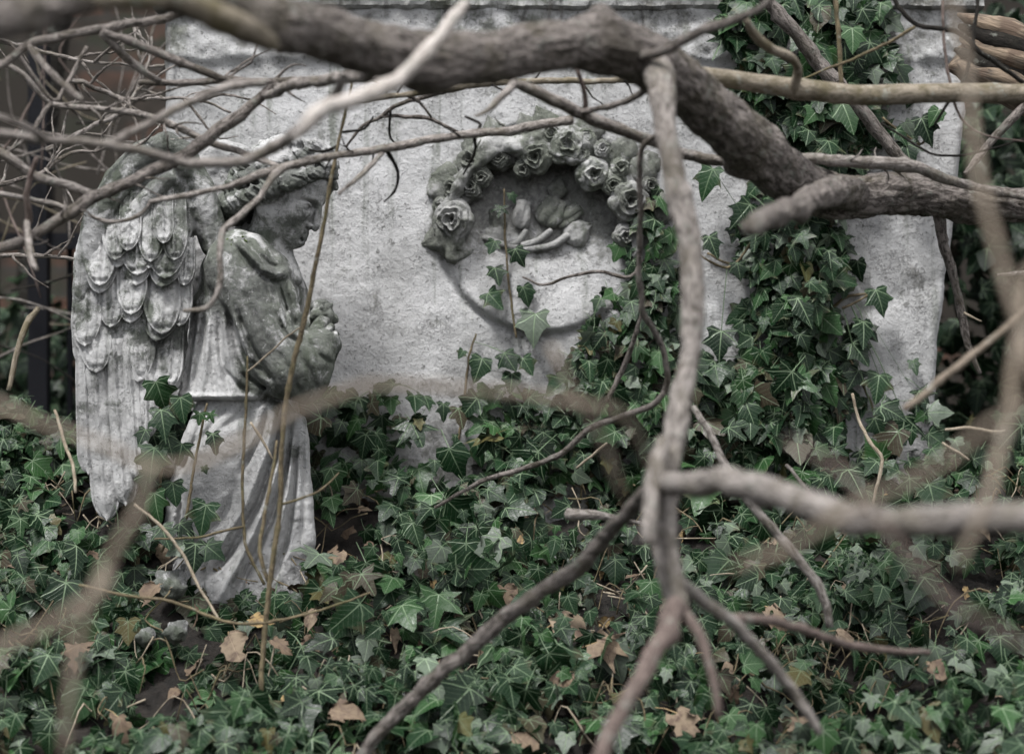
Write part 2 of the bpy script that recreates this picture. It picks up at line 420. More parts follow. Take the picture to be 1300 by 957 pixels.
def carve(f, strokes, edge=(10., -30.)):
    """push the viewer-facing side of the statue in or out along drawn lines: (points, width, depth)"""
    X, Y = f.x[:, :, 0], f.y[:, :, 0]
    H = np.zeros(np.broadcast(X, Y).shape, np.float32)
    for pts, wd, amp in strokes:
        d, t = pdist(X, Y, pts)
        H += amp * np.exp(-(d / wd) ** 2) * np.clip(np.minimum(t, 1 - t) * 5 + .25, 0, 1)
    g = np.clip((edge[0] - f.w) / (edge[0] - edge[1]), 0, 1)
    f.D -= (H[:, :, None] * g).astype(np.float32)

def roughen(f, amp, sc, o=4):
    m_ = np.abs(f.D) < 3 * amp + 3 * f.h
    I = np.argwhere(m_)
    P = I * f.h + f.lo
    f.D[m_] += amp * fbm(P[:, 0] / sc, P[:, 1] / sc, P[:, 2] / sc, o).astype(np.float32)

angel = empty('angel_statue', aw((300, 790, 0)), 'weathered grey stone angel with folded wings and bowed head beside the gravestone', 'statue')

# ---- robe -------------------------------------------------------------------
f = Field((176, 276, -112), (446, 812, 92), 2.0)
f.column([(500, 246, 352, -52, 50), (530, 236, 378, -58, 54), (570, 222, 383, -66, 58), (620, 208, 388, -68, 60), (660, 200, 392, -68, 62), (700, 193, 396, -66, 64), (760, 196, 396, -64, 66), (806, 205, 392, -60, 66)], 2)
f.add(f.ell((276, 585, -36), (50, 78, 38)), 14)           # the bent knee under the cloth
f.add(f.cap((262, 620, -40), (258, 770, -52), 34, 26), 16)
f.add(f.cap((340, 530, -40), (286, 752, -58), 18, 14), 12)
f.add(f.cap((372, 540, -20), (384, 690, -26), 15, 14), 8)
sk = f.D.copy()
f.D[:] = 1e3
f.column([(296, 270, 345, -40, 46), (330, 250, 362, -52, 54), (380, 238, 370, -60, 58), (430, 231, 374, -63, 60), (480, 222, 366, -68, 62), (508, 219, 352, -70, 62)], 2, round_=7)
f.add(f.ell((330, 368, -6), (44, 62, 52)), 10)
f.add(f.ell((300, 338, -40), (42, 46, 32)), 12)
f.add(f.ell((322, 335, 36), (38, 44, 30)), 12)
f.chain([(346, 340, -34, 14), (360, 372, -36, 15), (372, 420, -34, 14)], 6)      # front hanging of the mantle
f.chain([(302, 342, -46, 37), (334, 410, -60, 38), (364, 466, -66, 38)], 12)     # near upper arm
f.add(f.ell((384, 466, -58), (38, 47, 36)), 9)                                    # heavy sleeve at the elbow
f.chain([(366, 470, -62, 36), (394, 452, -52, 31), (408, 432, -42, 22)], 8)
f.chain([(336, 340, 40, 34), (366, 410, 46, 32), (388, 460, 28, 30), (410, 436, 0, 20)], 10)
f.sub(f.cap((399, 431, -42), (424, 408, -36), 13, 16), 4)                         # opening of the sleeve
f.D = np.minimum(f.D, sk)
carve(f, [
    # neckline band
    ([(300, 304), (318, 322), (336, 342), (352, 349), (363, 343)], 5, 9), ([(296, 311), (314, 331), (332, 351), (350, 359), (364, 353)], 3, -5),
    ([(306, 300), (324, 318), (340, 334), (354, 340)], 2.5, -4),
    # front hanging folds
    ([(352, 358), (362, 390), (370, 425)], 2.6, -5), ([(346, 362), (355, 396), (364, 428)], 2.6, -5), ([(358, 352), (368, 388), (376, 420)], 2.5, -4),
    # overlap of arm on the chest
    ([(334, 352), (348, 396), (366, 428), (388, 436)], 4, -8),
    # blouse folds falling from the shoulder
    ([(258, 392), (252, 440), (240, 502)], 4.5, -9), ([(266, 398), (263, 445), (258, 500)], 3, 5), ([(276, 400), (280, 452), (292, 500)], 4.2, -9),
    ([(288, 392), (302, 446), (322, 496)], 4.2, -10), ([(296, 390), (314, 440), (334, 486)], 3, 5), ([(304, 396), (322, 440), (344, 478)], 3.6, -8),
    ([(283, 398), (290, 450), (306, 500)], 3, 4), ([(268, 440), (272, 480), (274, 503)], 3, -5), ([(244, 390), (238, 440), (230, 500)], 4, -7),
    ([(286, 470), (300, 486), (318, 499)], 3, -8), ([(306, 474), (322, 486), (342, 494)], 3, -7), ([(318, 458), (334, 470), (350, 482)], 3, -6),
    # sleeve
    ([(342, 470), (356, 500), (382, 514)], 3.5, -4), ([(392, 430), (408, 452), (422, 462)], 3, -4), ([(356, 446), (372, 470), (384, 500)], 4, -4), ([(374, 440), (396, 470), (404, 498)], 4, -4),
    ([(322, 392), (340, 430), (352, 460)], 5, -4), ([(312, 372), (330, 408)], 4, -3),
    # hem lip
    ([(222, 500), (250, 503), (290, 502), (330, 503)], 3, 4),
    # skirt folds
    ([(340, 516), (330, 556), (306, 600)], 4, -10), ([(356, 520), (350, 570), (326, 640), (292, 702), (262, 736)], 4.6, -13), ([(349, 520), (340, 572), (314, 640), (276, 700)], 4.5, 10),
    ([(367, 528), (362, 590), (344, 656), (318, 716), (296, 764)], 4.2, -13), ([(361, 526), (356, 585), (335, 650), (306, 712), (280, 760)], 4.5, 10),
    ([(374, 548), (372, 616), (362, 690), (346, 740)], 3.6, -9), ([(381, 560), (384, 630), (380, 700)], 3, -6), ([(369, 560), (366, 620), (352, 684)], 3, 5),
    ([(262, 514), (248, 556), (228, 600)], 4, -7), ([(286, 514), (270, 540), (246, 570)], 4, -6), ([(310, 514), (300, 530), (280, 546)], 4, -5),
    ([(232, 600), (226, 660), (214, 720)], 5, -7), ([(300, 620), (282, 660), (240, 700), (206, 724)], 5, -5), ([(262, 700), (258, 740), (262, 780)], 4, -8), ([(240, 690), (232, 740), (236, 790)], 4, -6),
])
roughen(f, 1.6, 30); roughen(f, .8, 8, 3)
V, F = f.net()
def blob(P, c, r, soft=.5): return np.clip((1 + soft - np.sqrt(((P[:, 0] - c[0]) / r[0]) ** 2 + ((P[:, 1] - c[1]) / r[1]) ** 2)) / soft, 0, 1)
def robe_stain(P):
    s_ = np.maximum(np.maximum(blob(P, (318, 358), (52, 52)), blob(P, (372, 462), (58, 56))), blob(P, (272, 330), (46, 60), .6) * .9)
    s_ = np.maximum(s_, blob(P, (366, 536), (26, 40)) * .45)
    return np.clip(s_ + .22 * fbm(P[:, 0] / 22, P[:, 1] / 22, P[:, 2] / 22, 3), 0, 1) * .82
mesh('robe', aw(V), F, M['angel'], angel, attrs={'stain_shade': robe_stain(V)})

# ---- body: neck, head with its face, and the clasped hands --------------------
HC = np.array((352., 245., -2.))
yaw, pit = radians(20), radians(24.5)
fv = np.array((cos(yaw) * cos(pit), cos(yaw) * sin(pit), -sin(yaw)))
uv_ = np.array((sin(pit), -cos(pit), 0.0))
sv_ = -np.cross(fv, uv_); sv_ = sv_ if sv_[2] < 0 else -sv_     # towards the viewer's side of the head
def hp(f_, u_, s_): return HC + f_ * fv + u_ * uv_ + s_ * sv_
class HeadField(Field):
    def frame(s):
        X, Y, W_ = s.x - HC[0], s.y - HC[1], s.w - HC[2]
        s.x, s.y, s.w = [(X * v[0] + Y * v[1] + W_ * v[2]).astype(np.float32) for v in (fv, uv_, sv_)]
        return s
f = HeadField((272, 168, -92), (438, 362, 66), 1.25)
fx, fy, fw = f.x, f.y, f.w
f.chain([(326, 336, 0, 34), (336, 300, 0, 29), (345, 270, 0, 29)], 6)
f.chain([(350, 318, -6, 16), (366, 352, -8, 14)], 10)
# two hands clasped round a worn stone posy
def hand(side):
    wz = -34 if side < 0 else 14
    pz = lambda z: z
    wrist = (399, 442, wz); kn0 = (408, 418, wz + 2 * -side)
    f.chain([(*wrist, 13), (404, 430, wz, 13), (*kn0, 12)], 4)
    f.ell
    for i, (L1, L2, L3) in enumerate(((12, 9, 7), (14, 10, 7), (12, 9, 6), (10, 7, 6))):
        bx, by = 403 + i * 5.6, 418 + i * 5.6
        inn = -side
        a = np.array((bx, by, wz)); b = a + (5, -L1, 3 * inn); c = b + (5, -L2 * .7, 8 * inn); d = c + (1, -L3 * .2, 8 * inn)
        r = 5.3 - .4 * (i == 3)
        dd = np.minimum(np.minimum(f.cap(a, b, r + .6, r), f.cap(b, c, r, r - .5)), f.cap(c, d, r - .5, r - 1.2)); f.add(dd, 1.6)
    t0 = np.array((397, 428, wz + 4 * -side)); t1 = t0 + (-4, -16, 6 * -side); t2 = t1 + (4, -14, 7 * -side)
    f.add(np.minimum(f.cap(t0, t1, 6.5, 5.8), f.cap(t1, t2, 5.8, 4.6)), 2.0)
HL = .84
g = Field((376, 370, -64), (444, 470, 40), 1.25); f0, f = f, g
hand(-1); hand(1)
roughen(f, .8, 9, 3)
Vh, Fh = f.net(); Vh = Vh + (-8, 4, 0)
f = f0.frame()
f.add(f.ell((-2, 20, 0), (54, 54, 46)), 8)                   # cranium
f.add(f.ell((16, -12, 0), (36, 42, 36)), 10)                 # face
f.add(f.ell((27, 32, 0), (28, 28, 33)), 8)                   # forehead
f.add(f.ell((45, -41, 0), (11, 9, 11)), 9)                   # chin
for s_ in (1, -1):
    f.add(f.cap((43, -42, 3 * s_), (0, -24, 33 * s_), 8, 9), 12)      # jaw
    f.add(f.ell((33, -13, 20 * s_), (14, 13, 13)), 9)                 # cheek
f.chain([(40, 13, -28, 5), (49, 14, -11, 4.6), (51, 14, 0, 4.6), (49, 14, 11, 4.6), (40, 13, 28, 5)], 6)   # brow
f.sub(f.ell((52, 2, 17), (9, 7.5, 12)), 5); f.sub(f.ell((52, 2, -17), (9, 7.5, 12)), 5)
f.chain([(52, 16, 0, 4.4), (57.5, 0, 0, 4.3), (63, -17, 0, 4.6), (62, -20, 0, 4.4)], 3)                        # nose
f.sub(f.cap((60, -27.5, -6), (60, -27.5, 6), 2.6, 2.6), 2)
for s_ in (1, -1):
    f.add(f.ell((55, -19.5, 5.6 * s_), (5, 3.8, 3.6)), 2.5)
    f.add(f.ell((39.5, .2, 17.5 * s_), (8.6, 7.4, 10.6)), 2)                # lowered lids
    f.sub(f.chain and f.cap((47.5, -4.6, 9 * s_), (40.5, -5.2, 27 * s_), 1.2, 1.0), 1.0)
    f.chain([(48.6, 3.5, 9.5 * s_, 1.4), (48.4, 5.2, 18 * s_, 1.5), (41.5, 2, 28 * s_, 1.3)], 1.5)
f.add(f.ell((46.5, -31, 0), (7, 9, 14)), 7)
f.chain([(46.5, -33, -11, 1.6), (53.2, -30.6, -3.5, 2.3), (53, -31, 0, 2.1), (53.2, -30.6, 3.5, 2.3), (46.5, -33, 11, 1.6)], 2)     # upper lip
f.chain([(47, -34.6, -9, 1.8), (52.4, -36.2, -3, 2.7), (52.4, -36.2, 3, 2.7), (47, -34.6, 9, 1.8)], 2)
f.chain([(45.5, -33.4, -12, .7), (54.4, -33.4, 0, .8), (45.5, -33.4, 12, .7)], 1.0, True)
f.sub(f.cap((53.5, -40.5, -6), (53.5, -40.5, 6), 2.0, 2.0), 4)
D_ = f.D; X_ = f.x, f.y, f.w
f.D = D_; roughen(f, .7, 10, 4)
Vb, Fb = f.net()
Vall = np.vstack([Vb, Vh]); Fall = np.vstack([Fb, Fh + len(Vb)])
stn = .58 + .25 * fbm(Vall[:, 0] / 30, Vall[:, 1] / 30, Vall[:, 2] / 30)
body = mesh('body', aw(Vall), Fall, M['angel'], angel, attrs={'stain_shade': np.clip(stn, 0, 1)})
posy = Geo()
f = Field((386, 366, -48), (446, 436, 34), 1.6)
for i in range(16):
    a = random.random() * 6.28; q = random.random()
    f.add(f.ell((414 + 13 * q * cos(a), 396 + random.uniform(-12, 10), -8 + 17 * q * sin(a)), (random.uniform(7, 11),) * 3), 3)
f.add(f.cap((408, 440, -10), (414, 398, -8), 8, 12), 4)
roughen(f, 4.0, 9, 4)
V, F = f.net()
mesh('stone_posy', aw(V + (-8, 2, 0)), F, M['angel'], angel, attrs={'stain_shade': .75 + 0 * V[:, 0]})

# ---- hair -------------------------------------------------------------------
f = HeadField((256, 144, -86), (442, 320, 74), 1.35).frame()
X, Y, S = f.x, f.y, f.w
f.add(f.ell((-3, 24, 0), (58, 57, 54)), 4)
hl = -.757 * X + .655 * Y + 10.5 - 5 * np.sin((X + Y) * .12) - .06 * np.abs(S)
f.D = np.maximum(f.D, -hl.astype(np.float32))
for s_ in (1, -1):   # the rolled locks from the parting to the nape
    f.chain([(51, 52, 5 * s_, 9), (40, 40, 30 * s_, 11), (20, 18, 47 * s_, 12), (0, -5, 51 * s_, 13), (-26, -24, 47 * s_, 14), (-46, -36, 30 * s_, 16), (-56, -40, 8 * s_, 19)], 5)
    f.chain([(44, 64, 6 * s_, 8), (26, 62, 30 * s_, 9), (0, 36, 53 * s_, 9), (-30, 2, 52 * s_, 10), (-52, -18, 34 * s_, 12)], 4)
    f.chain([(26, 78, 8 * s_, 7), (0, 68, 36 * s_, 8), (-30, 36, 48 * s_, 8), (-54, 2, 34 * s_, 9)], 4)
f.add(f.ell((-58, -36, 0), (19, 22, 26)), 5)
f.add(f.ell((44, 63, 4), (10, 9, 11)), 3); f.add(f.ell((36, 70, 12), (8, 7, 9)), 3)
f.chain([(50, 56, 0, 7), (52, 50, 8, 6), (49, 46, 14, 5)], 3)
m_ = np.abs(f.D) < 8
ph = (X * .30 + Y * .62 + S * .10)[m_] + 4.2 * fbm(X[m_] / 24, Y[m_] / 24, S[m_] / 24, 3)
f.D[m_] += (1.5 * np.sin(ph * .8) + .9 * np.sin(ph * 1.7 + 1.1)).astype(np.float32) * (.4 + .9 * np.clip(.5 + fbm(X[m_] / 20, Y[m_] / 20, S[m_] / 20 + 5, 2), 0, 1)).astype(np.float32)
f.D[m_] += (3.6 * fbm(X[m_] / 13, Y[m_] / 13, S[m_] / 13, 4)).astype(np.float32)
V, F = f.net()
st = np.clip(.85 - .55 * np.clip((228 - V[:, 1]) / 60, 0, 1) + .25 * fbm(V[:, 0] / 20, V[:, 1] / 20, V[:, 2] / 20, 3), 0, 1)
mesh('hair', aw(V), F, M['angel'], angel, attrs={'stain_shade': st})

# ---- wings ------------------------------------------------------------------
def poly_sdf(X, Y, pts):
    X, Y = np.broadcast_arrays(X, Y); d, _ = pdist(X, Y, list(pts) + [pts[0]])
    ins = np.zeros(X.shape, bool)
    for (x0, y0), (x1, y1) in zip(pts, list(pts[1:]) + [pts[0]]):
        if y0 == y1: continue
        c = ((Y < y0) != (Y < y1)) & (X < (x1 - x0) * (Y - y0) / (y1 - y0) + x0); ins ^= c
    return np.where(ins, -d, d)
def wing_stain(P):
    return np.clip(.42 + .42 * np.clip((300 - P[:, 1]) / 110, 0, 1) - .2 * np.clip((P[:, 1] - 440) / 160, 0, 1) + .25 * fbm(P[:, 0] / 26, P[:, 1] / 26, P[:, 2] / 26, 3), 0, 1)
f = Field((76, 156, -84), (316, 668, 26), 2.4)
out = [(240, 190), (205, 172), (168, 192), (132, 252), (108, 310), (94, 370), (92, 400), (93, 450), (98, 474), (97, 500), (104, 530), (107, 570), (117, 604), (128, 650), (138, 655), (152, 640), (163, 618), (180, 560), (190, 512), (226, 492), (236, 400), (240, 300)]
sd = poly_sdf(f.x[:, :, 0], f.y[:, :, 0], out)[:, :, None]
wc = np.interp(f.y, [160, 300, 660], [-34, -32, -34])
q = np.maximum(sd, np.abs(f.w - wc) - np.interp(f.y, [160, 400, 660], [16, 17, 12])); f.add(q.astype(np.float32), 3)
f.chain([(268, 306, -18, 20), (248, 236, -32, 20), (232, 196, -40, 17), (208, 184, -46, 17), (180, 196, -50, 18), (150, 230, -52, 20), (126, 276, -52, 20), (110, 325, -50, 17), (101, 380, -46, 11), (98, 430, -42, 6)], 8)
f.chain([(228, 214, -54, 12), (206, 230, -56, 13), (176, 262, -56, 15), (160, 300, -54, 13)], 14)
carve(f, [([(240, 230), (214, 214), (186, 226), (160, 258), (140, 300)], 5, -7), ([(250, 250), (226, 250), (196, 262)], 6, -7), ([(240, 300), (236, 400), (226, 490)], 5, -8)], (-20, -50))
roughen(f, 1.7, 34); roughen(f, 1.2, 8, 3)
V, F = f.net()
wing = mesh('wing', aw(V), F, M['angel'], angel, attrs={'stain_shade': wing_stain(V)})

def feather(b, t, wd, w0, w1, bulge=5.0, asym=0.0, th=9.0):
    nu, nv = 21, 34
    b, t = np.array(b, float), np.array(t, float)
    L = np.linalg.norm(t - b); ax = (t - b) / L; sd_ = np.array((-ax[1], ax[0]))
    u = np.linspace(-1, 1, nu)[None]; v = np.linspace(0, 1, nv)[:, None]
    ew = min(.55, .95 * wd / L); w1 = w0 + (w1 - w0) * .72
    hw = wd / 2 * (.80 + .20 * np.minimum(1, v * 1.6)) * np.clip(1 - np.clip((v - (1 - ew)) / ew, 0, 1) ** 2.0, .0, 1) ** .62
    bend = asym * wd * (v - .4) ** 2
    X = b[0] + ax[0] * v * L + sd_[0] * (u * hw + bend); Y_ = b[1] + ax[1] * v * L + sd_[1] * (u * hw + bend)
    z = (w0 + 14) + (w1 - w0 - 14) * v ** .55 + 0 * u - bulge * (1 - u * u)
    edge = np.maximum(np.abs(u), np.clip((v - (1 - ew * .9)) / (ew * .9), 0, 1))
    rad = np.sqrt(u ** 2 * (v > 1 - ew) * 0 + 0) 
    el = np.where(v > 1 - ew, np.sqrt(np.clip(((v - (1 - ew)) / ew) ** 2.2, 0, 1)), 0)
    rim = np.maximum(np.abs(u) ** 1.0 * (1 - 0 * v), el)
    z = z - 1.8 * np.exp(-((rim - .95) / .06) ** 2) + 2.6 * np.exp(-((rim - .80) / .07) ** 2) - 1.0 * np.exp(-((rim - .66) / .06) ** 2)
    z = z - 2.2 * np.exp(-(u / .09) ** 2) * (v < .93) + 1.6 * np.exp(-((np.abs(u) - .2) / .09) ** 2) * (v < .85)
    barb = np.sin((v * L - np.abs(u) * wd * .55) * .62 + b[0])
    z = z + .9 * barb * (1 - rim) + 2.2 * fbm(X / 15, Y_ / 15, z / 20 + b[0], 4)
    Pf = np.stack([X, Y_, z], -1).reshape(-1, 3); Pb = Pf.copy(); Pb[:, 2] += th
    V = np.vstack([Pf, Pb]); n = nu * nv
    i = np.arange(nv - 1)[:, None] * nu + np.arange(nu - 1)[None]
    A = np.stack([i, i + nu, i + nu + 1, i + 1], -1).reshape(-1, 4)
    F = A.tolist() + (A[:, ::-1] + n).tolist()
    ring = [k for k in range(nu)] + [nu * (r + 1) - 1 for r in range(1, nv)] + [nu * (nv - 1) + k for k in range(nu - 2, -1, -1)] + [nu * r for r in range(nv - 2, 0, -1)]
    for p, q in zip(ring, ring[1:] + ring[:1]): F.append([p, q, q + n, p + n])
    return V, F
FE = [  # base, tip, width, depth at base, depth at tip
    # long flight feathers
    ((104, 400), (113, 600), 26, -62, -50), ((119, 420), (135, 660), 32, -64, -60), ((144, 430), (158, 646), 32, -65, -57), ((166, 440), (176, 614), 28, -65, -60), ((188, 440), (188, 556), 26, -62, -56),
    # lower row
    ((102, 350), (106, 470), 26, -48, -56), ((117, 366), (124, 476), 42, -50, -65), ((171, 376), (172, 482), 46, -50, -64), ((146, 380), (147, 500), 34, -48, -58), ((198, 400), (190, 512), 40, -48, -59), ((222, 392), (216, 498), 30, -46, -58),
    # middle row
    ((106, 318), (113, 442), 38, -50, -70), ((208, 330), (204, 428), 48, -52, -72), ((166, 300), (169, 400), 40, -52, -72), ((140, 310), (141, 418), 32, -50, -64), ((230, 330), (230, 412), 26, -48, -64),
    # upper row
    ((124, 280), (127, 366), 40, -56, -77), ((174, 276), (175, 347), 40, -56, -78), ((214, 276), (212, 357), 46, -56, -79), ((234, 300), (234, 366), 22, -52, -70),
    # small coverts
    ((147, 244), (148, 334), 32, -58, -80), ((193, 236), (193, 332), 34, -58, -80), ((224, 240), (222, 328), 30, -56, -78), ((169, 240), (168, 316), 28, -60, -82), ((208, 230), (208, 308), 26, -58, -82), 
]
for b_, t_, wd, w0, w1 in FE:
    b_ = (b_[0] + random.uniform(-4, 4), b_[1]); t_ = (t_[0] + random.uniform(-2, 2), t_[1] + random.uniform(-4, 4))
    if t_[1] < 505 and wd > 30:      # the edge of a deeper feather shows just below it
        V, F = feather((b_[0] + 2, b_[1] + 9), (t_[0] + random.uniform(-5, 5), t_[1] + random.uniform(7, 13)), wd * 1.08, w0 + 3, w1 + 9, 3.5, .1)
        mesh('feather', aw(V), F, M['angel'], wing, attrs={'stain_shade': wing_stain(V)})
    V, F = feather(b_, t_, wd * random.uniform(1.0, 1.14), w0, w1 + random.uniform(-3, 3), 7.5 if t_[1] > 540 else 3.6, random.uniform(-.2, .2))
    mesh('feather', aw(V), F, M['angel'], wing, attrs={'stain_shade': wing_stain(V)})
f = Field((212, 158, 26), (330, 420, 92), 2.6)
out = [(312, 230), (296, 182), (272, 172), (246, 184), (232, 230), (226, 400), (300, 400)]
sd = poly_sdf(f.x[:, :, 0], f.y[:, :, 0], out)[:, :, None]
f.add(np.maximum(sd, np.abs(f.w - 62) - 14).astype(np.float32), 3)
f.chain([(306, 310, 40, 18), (306, 220, 52, 17), (292, 190, 56, 16), (268, 184, 60, 16), (246, 206, 62, 16), (234, 260, 64, 16)], 8)
roughen(f, 3.2, 24); V, F = f.net()
mesh('wing', aw(V), F, M['angel'], angel, attrs={'stain_shade': .3 + 0 * V[:, 0]})
# a tuft of moss on the shoulder
mo = Geo()
random.seed(77)
for i in range(46):
    c = np.array((298 + random.gauss(0, 7), 312 + random.gauss(0, 5), -62 + random.gauss(0, 4)))
    r = random.uniform(1.6, 3.6)
    ico = np.array([(1, 0, 0), (-1, 0, 0), (0, 1, 0), (0, -1, 0), (0, 0, 1), (0, 0, -1)], float)
    mo.add(aw(c + ico * r * RNG.uniform(.6, 1.3, (6, 1))), [(0, 2, 4), (2, 1, 4), (1, 3, 4), (3, 0, 4), (2, 0, 5), (1, 2, 5), (3, 1, 5), (0, 3, 5)])
tag(mo.build('moss_tuft', M['moss'], None, origin=aw((298, 318, -50))), "small dark moss tuft growing on the angel's shoulder", 'moss')
# ================================================================== the gravestone
DS = 5.8                                   # its front face lies in the plane y = 0
SK = K * DS
grave = empty('gravestone', at(650, 640, DS) + (0, .15, 0), 'tall pale grey limestone gravestone with a round rose wreath medallion', 'gravestone')
MC, MR = (690.0, 292.0), 131.0
RY = [(-40, 1222), (10, 1224), (40, 1230), (80, 1231), (100, 1230), (112, 1226), (140, 1227), (215, 1218), (300, 1210), (345, 1202), (380, 1199), (425, 1191), (500, 1188), (570, 1183), (640, 1172), (700, 1166)]
LY = [(-40, 210), (90, 209), (200, 207), (700, 206)]
def slab_depth(X, Y):
    """metres towards the back (+) of the front face, from the design position"""
    z = .0022 * fbm(X / 60, Y / 60, 0 * X, 5) + .0012 * fbm(X / 11, Y / 11, 0 * X + 3, 4)
    fr = np.clip((82 - Y) / 8, 0, 1)                                   # rough upper band stands proud
    z = z - .012 * fr + fr * (.006 * fbm(X / 20, Y / 14, 0 * X + 9, 5))
    r = np.hypot(X - MC[0], Y - MC[1])
    ins = np.clip((MR - r) / 5, 0, 1)
    tt = np.clip((MC[1] - Y + .25 * (X - MC[0])) / MR, -1, 1)
    fl = .026 + .044 * tt - .010 * np.clip(1 - r / MR, 0, 1) ** .5
    z = z + ins * (fl + .0025 * fbm(X / 26, Y / 26, 0 * X + 5, 4))
    z = z + .010 * np.exp(-((r - MR - 3) / 3.0) ** 2)                  # groove round the disc
    z = z - .004 * np.clip(tt, 0, 1) * np.exp(-((r - MR - 9) / 6) ** 2)
    # old diagonal scar and a shelf in the lower left
    d, t = pdist(X, Y, [(960, 470), (1010, 440), (1090, 400), (1196, 352)])
    z = z + .006 * np.exp(-(d / 14) ** 2)
    e = (X - np.interp(Y, *zip(*LY))); e2 = (np.interp(Y, *zip(*RY)) - X)
    em = np.minimum(e, e2)
    z = z + .016 * np.clip(1 - em / (7 + 2 * fbm(X / 40, Y / 40, 0 * X + 2, 3)), 0, 1) ** 2
    return z
def slab_world(px, py, off=0.0):
    X, Y = np.asarray(px, float), np.asarray(py, float)
    return np.stack([(X - 650) * SK, slab_depth(X, Y) - off, CAM[2] + (478.5 - Y) * SK], -1)
ys = np.arange(12, 701, 4.0); nx = 258
tx = np.linspace(0, 1, nx)
Lx = np.interp(ys, *zip(*LY)) + 1.5 * fbm(ys / 20, 0 * ys, 0 * ys); Rx = np.interp(ys, *zip(*RY)) + 1.2 * fbm(ys / 16, 0 * ys + 4, 0 * ys)
X = Lx[:, None] + (Rx - Lx)[:, None] * tx[None]; Y = np.repeat(ys[:, None], nx, 1)
V = slab_world(X, Y).reshape(-1, 3)
ny = len(ys); i = np.arange(ny - 1)[:, None] * nx + np.arange(nx - 1)[None]
F = np.stack([i, i + nx, i + nx + 1, i + 1], -1).reshape(-1, 4).tolist()
ring = [k for k in range(nx)] + [nx * (r + 1) - 1 for r in range(1, ny)] + [nx * (ny - 1) + k for k in range(nx - 2, -1, -1)] + [nx * r for r in range(ny - 2, 0, -1)]
B = V[ring].copy(); B[:, 1] = .30; n0 = len(V); V = np.vstack([V, B])
for k in range(len(ring)):
    k2 = (k + 1) % len(ring); F.append([ring[k], ring[k2], n0 + k2, n0 + k])
F.append([n0 + k for k in range(len(ring))])
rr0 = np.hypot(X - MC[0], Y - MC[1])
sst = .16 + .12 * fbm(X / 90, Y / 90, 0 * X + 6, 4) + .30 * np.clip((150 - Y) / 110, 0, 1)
sst = sst + np.clip((MR - rr0) / 12, 0, 1) * (.40 + .75 * np.clip((312 - Y) / 60, -.6, 1)) + .35 * np.exp(-((rr0 - MR - 4) / 16) ** 2) * (Y < 330)  # algae plus painted recess shade: disc darkened, strongest in its upper half
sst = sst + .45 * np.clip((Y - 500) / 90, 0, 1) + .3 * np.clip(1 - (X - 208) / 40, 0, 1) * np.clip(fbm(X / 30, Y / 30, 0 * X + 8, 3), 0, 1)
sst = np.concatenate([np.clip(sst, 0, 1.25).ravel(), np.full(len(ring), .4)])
mesh('slab', V, F, M['slab'], grave, attrs={'stain_shade': sst})
# moulded cornice along the top
prof = [(.30, 13), (-.020, 13), (-.030, 9), (-.030, 3), (-.018, -2), (-.030, -9), (-.045, -16), (-.052, -26), (-.052, -60), (.32, -66)]
xs = np.linspace(196, 1246, 210); g = Geo(); Vc = []
for px in xs:
    for (yy, py) in prof:
        n_ = fbm(np.array([px / 14.]), np.array([py / 9.]), np.array([1.]), 4)[0]
        Vc.append(((px - 650) * SK, yy + .005 * n_ * (yy < .2), CAM[2] + (478.5 - py) * SK + .003 * n_))
m_ = len(prof); F = []
for a in range(len(xs) - 1):
    for b_ in range(m_):
        b2 = (b_ + 1) % m_; F.append([a * m_ + b_, a * m_ + b2, (a + 1) * m_ + b2, (a + 1) * m_ + b_])
F.append([b_ for b_ in range(m_)][::-1]); F.append([(len(xs) - 1) * m_ + b_ for b_ in range(m_)])
mesh('cornice', Vc, F, M['frieze'], grave, smooth=False)

